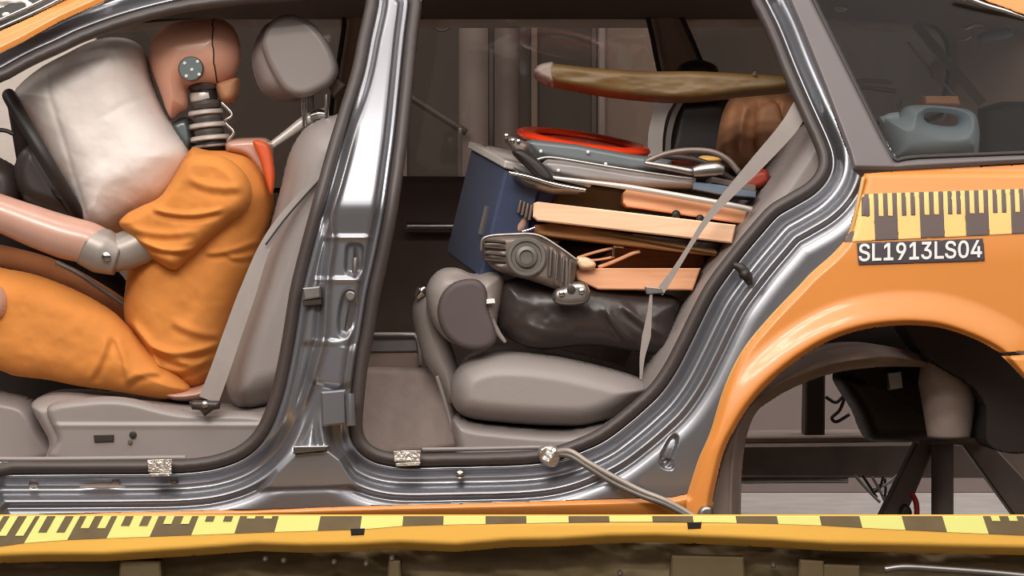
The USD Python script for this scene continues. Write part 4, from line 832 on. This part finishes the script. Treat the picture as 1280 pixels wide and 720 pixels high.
for k, (a, b) in enumerate(WT):
    nm = ('first', 'second', 'third', 'fourth', 'fifth', 'sixth', 'seventh')[sorted(range(7), key=lambda i: WT[i][0][0] + WT[i][1][0]).index(k)]
    obj('hanging_wire', ptube([a, ((a[0] + b[0]) / 2 + 2, (a[1] + b[1]) / 2 + 3), b], 1.5 + 0.02 * k, 0.004, 6), 'black_rubber' if k % 2 else 'steel', None, smooth=True, label='%s wire of the tangle hanging under the ground beam, %s of seven from the left' % ('black' if k % 2 else 'grey', nm), cat='wire', group='tangled wires under the beam')
obj('red_hose', ptube([(1139,616),(1145,628),(1146,645),(1144,665)], 0.7, 0.007, 10), 'red_cable', None, smooth=True, label='short red hose hanging by the trestle leg', cat='hose')
obj('valve', puff([(1122,640),(1128,630),(1136,632),(1140,642),(1132,650),(1124,650)], 0.72, 0.02, 5, 1.5), 'black_steel', None, smooth=True, label='small black valve beside the red hose', cat='valve')
hp_ = thing('cable_pair', 'two grey cables taped to the rear sill and running down over it', 'cable', W(780, 610, -0.02))
for k, off in enumerate((0, 6)):
    obj('cable', ptube([(690, 566 + off * .4), (712, 564 + off), (735, 578 + off), (765, 595 + off * 1.3), (800, 613 + off), (830, 625 + off * .8), (858, 640 + off * .7), (880, 655)], [0.02, 0.0, -0.012, -0.02, -0.03, -0.04, -0.045, -0.05], 0.0066, 10), 'joint_metal' if k else 'joint_grey', hp_, smooth=True)
obj('tape_patch', puff([(674,559),(690,556),(700,562),(700,574),(694,584),(682,582),(673,572)], 0.02, 0.018, 6, 1.4, add=lambda px, py, d: 0.004 * np.sin(px * 0.32 + py * 0.2)), 'foil_crumpled', hp_, smooth=True, label='crumpled silver tape holding the cables')
obj('sensor_plug', puff([(872,640),(878,632),(888,632),(892,640),(892,655),(872,655)], -0.03, 0.015, 5, 1.4), 'steel', hp_, smooth=True)

# ================================================================== ADDED RAIL STANDING IN FOR A SECOND VIEW OF THE CAR PANEL
YR = -0.30
rail = thing('stand_in_rail', 'added orange rail with yellow and black scale, standing in for a second view of the car panel', 'rail', W(640, 690, YR))
low = [(-60,708),(0,704),(60,702),(130,702),(240,695),(320,689),(380,691),(440,690),(500,687),(570,690),(640,684),(700,683),(760,679),(820,678),(900,681),(960,684),(1040,689),(1100,690),(1190,692),(1280,694),(1340,696)]
tb = lambda x: np.interp(x, [-60, 0, 30, 84, 133, 187, 240, 345, 450, 510, 690, 760, 840, 960, 1030, 1080, 1180, 1280, 1340], [690, 684, 679, 675, 673, 671, 669, 665, 662, 657, 653.5, 652.5, 652.5, 654.5, 657, 660, 665, 669.5, 672])
poly = [(-60,646)] + [(1340,646)] + low[::-1]
obj('beam', sheet(poly, lambda px, py, d: YR - 0.012 * sstep(d, 0, 8) + 0.020 * sstep(py - np.interp(px, [p[0] for p in low], [p[1] for p in low]), -12, 0), 0.06, 3.0), 'rail_orange', rail, smooth=True)
def lean(x): return np.interp(x, [0, 240, 450, 620, 1000, 1280], [0.62, 0.40, 0.14, 0.0, -0.22, -0.36])
xs = [-71, -21, 30, 84, 133, 187, 239, 293, 343, 397, 450, 503, 554, 607, 658, 711, 762, 816, 867, 921, 973, 1027, 1078, 1132, 1184, 1236, 1288, 1340]
yr = YR - 0.013
def railquad(pts, off, th=0.0015): return slab(pts, yr - off, yr - off + th + 0.0012, 0.0003)
for i in range(len(xs) - 1):
    a, b = xs[i], xs[i + 1]; top = 645.2
    la, lb = lean(a), lean(b)
    pts = [(a + (tb(a) - top) * la, top), (b + (tb(b) - top) * lb, top), (b, tb(b)), (a, tb(a))]
    yel = i % 2 == 0
    obj('tape_block', railquad(pts, 0.0), 'rail_yellow' if yel else 'rail_black', rail, smooth=False)
    cx = (a + b) / 2; th = np.interp(cx, [0, 60, 110, 160, 210, 260, 320, 340, 1200, 1260, 1300], [25, 20, 15, 12, 10, 7, 3, 0, 0, 6, 9])
    if th > 1.5:
        for k in (0.30, 0.72):
            c = a + (b - a) * k + (tb(cx) - top) * lean(cx); w = 5.2; l = lean(cx)
            obj('tape_tick', railquad([(c - w, top), (c + w, top), (c + w - th * l, top + th), (c - w - th * l, top + th)], 0.0012), 'rail_black' if yel else 'rail_yellow', rail, smooth=False)
for x, y in ((447, 665), (868, 657)): obj('rail_slot', slab([(x - 9, y - 4), (x + 9, y - 4.5), (x + 8, y + 3.5), (x - 8, y + 4.5)], YR - 0.014, YR, 0.001), 'liner_dark', rail, label='small dark slot in the rail')
# made-up sled under the added rail, filling the dark area below it
sd = thing('stand_in_sled', 'added olive brown sled carrying the stand-in rail at the bottom edge', 'sled', W(640, 760, -0.1))
zf = W(0, 712, -0.2)[2]
def sled_y(px, py, d): return -0.24 + 0.05 * meshkit.fbm(np.stack([px / 60, py / 22, 0 * px], -1), 4, 12)
obj('cover', sheet([(-60,690),(300,682),(700,676),(1340,684),(1340,780),(-60,780)], sled_y, 0.05, 4), 'sled_olive', sd, smooth=True)
obj('deck', abox(-1.5, 1.5, -0.18, 0.05, 0.0, W(0, 735, -0.1)[2], 0.01), 'sled_dark', sd)
for x0, x1, y0, y1 in ((150, 200, 700, 740), (486, 500, 700, 740), (840, 930, 695, 740), (1000, 1030, 700, 740), (1030, 1075, 706, 740)):
    obj('bracket', slab([(x0, y0), (x1, y0 + 2), (x1 + 3, y1), (x0 - 3, y1)], -0.275, -0.22, 0.004), 'sled_dark', sd)
obj('pipe', ptube([(1105,712),(1130,709),(1170,711),(1240,716),(1300,722)], -0.285, 0.008, 12), 'steel', sd, smooth=True, label='pale pipe under the rail')
for x, y in ((332, 698), (355, 700), (458, 704), (490, 697), (418, 702), (775, 716), (966, 706)):
    obj('bolt', lathe(W(x, y, -0.262), (0, -1, 0), [(-.01, .006), (.012, .006), (.016, .003)], 12), 'steel', sd)
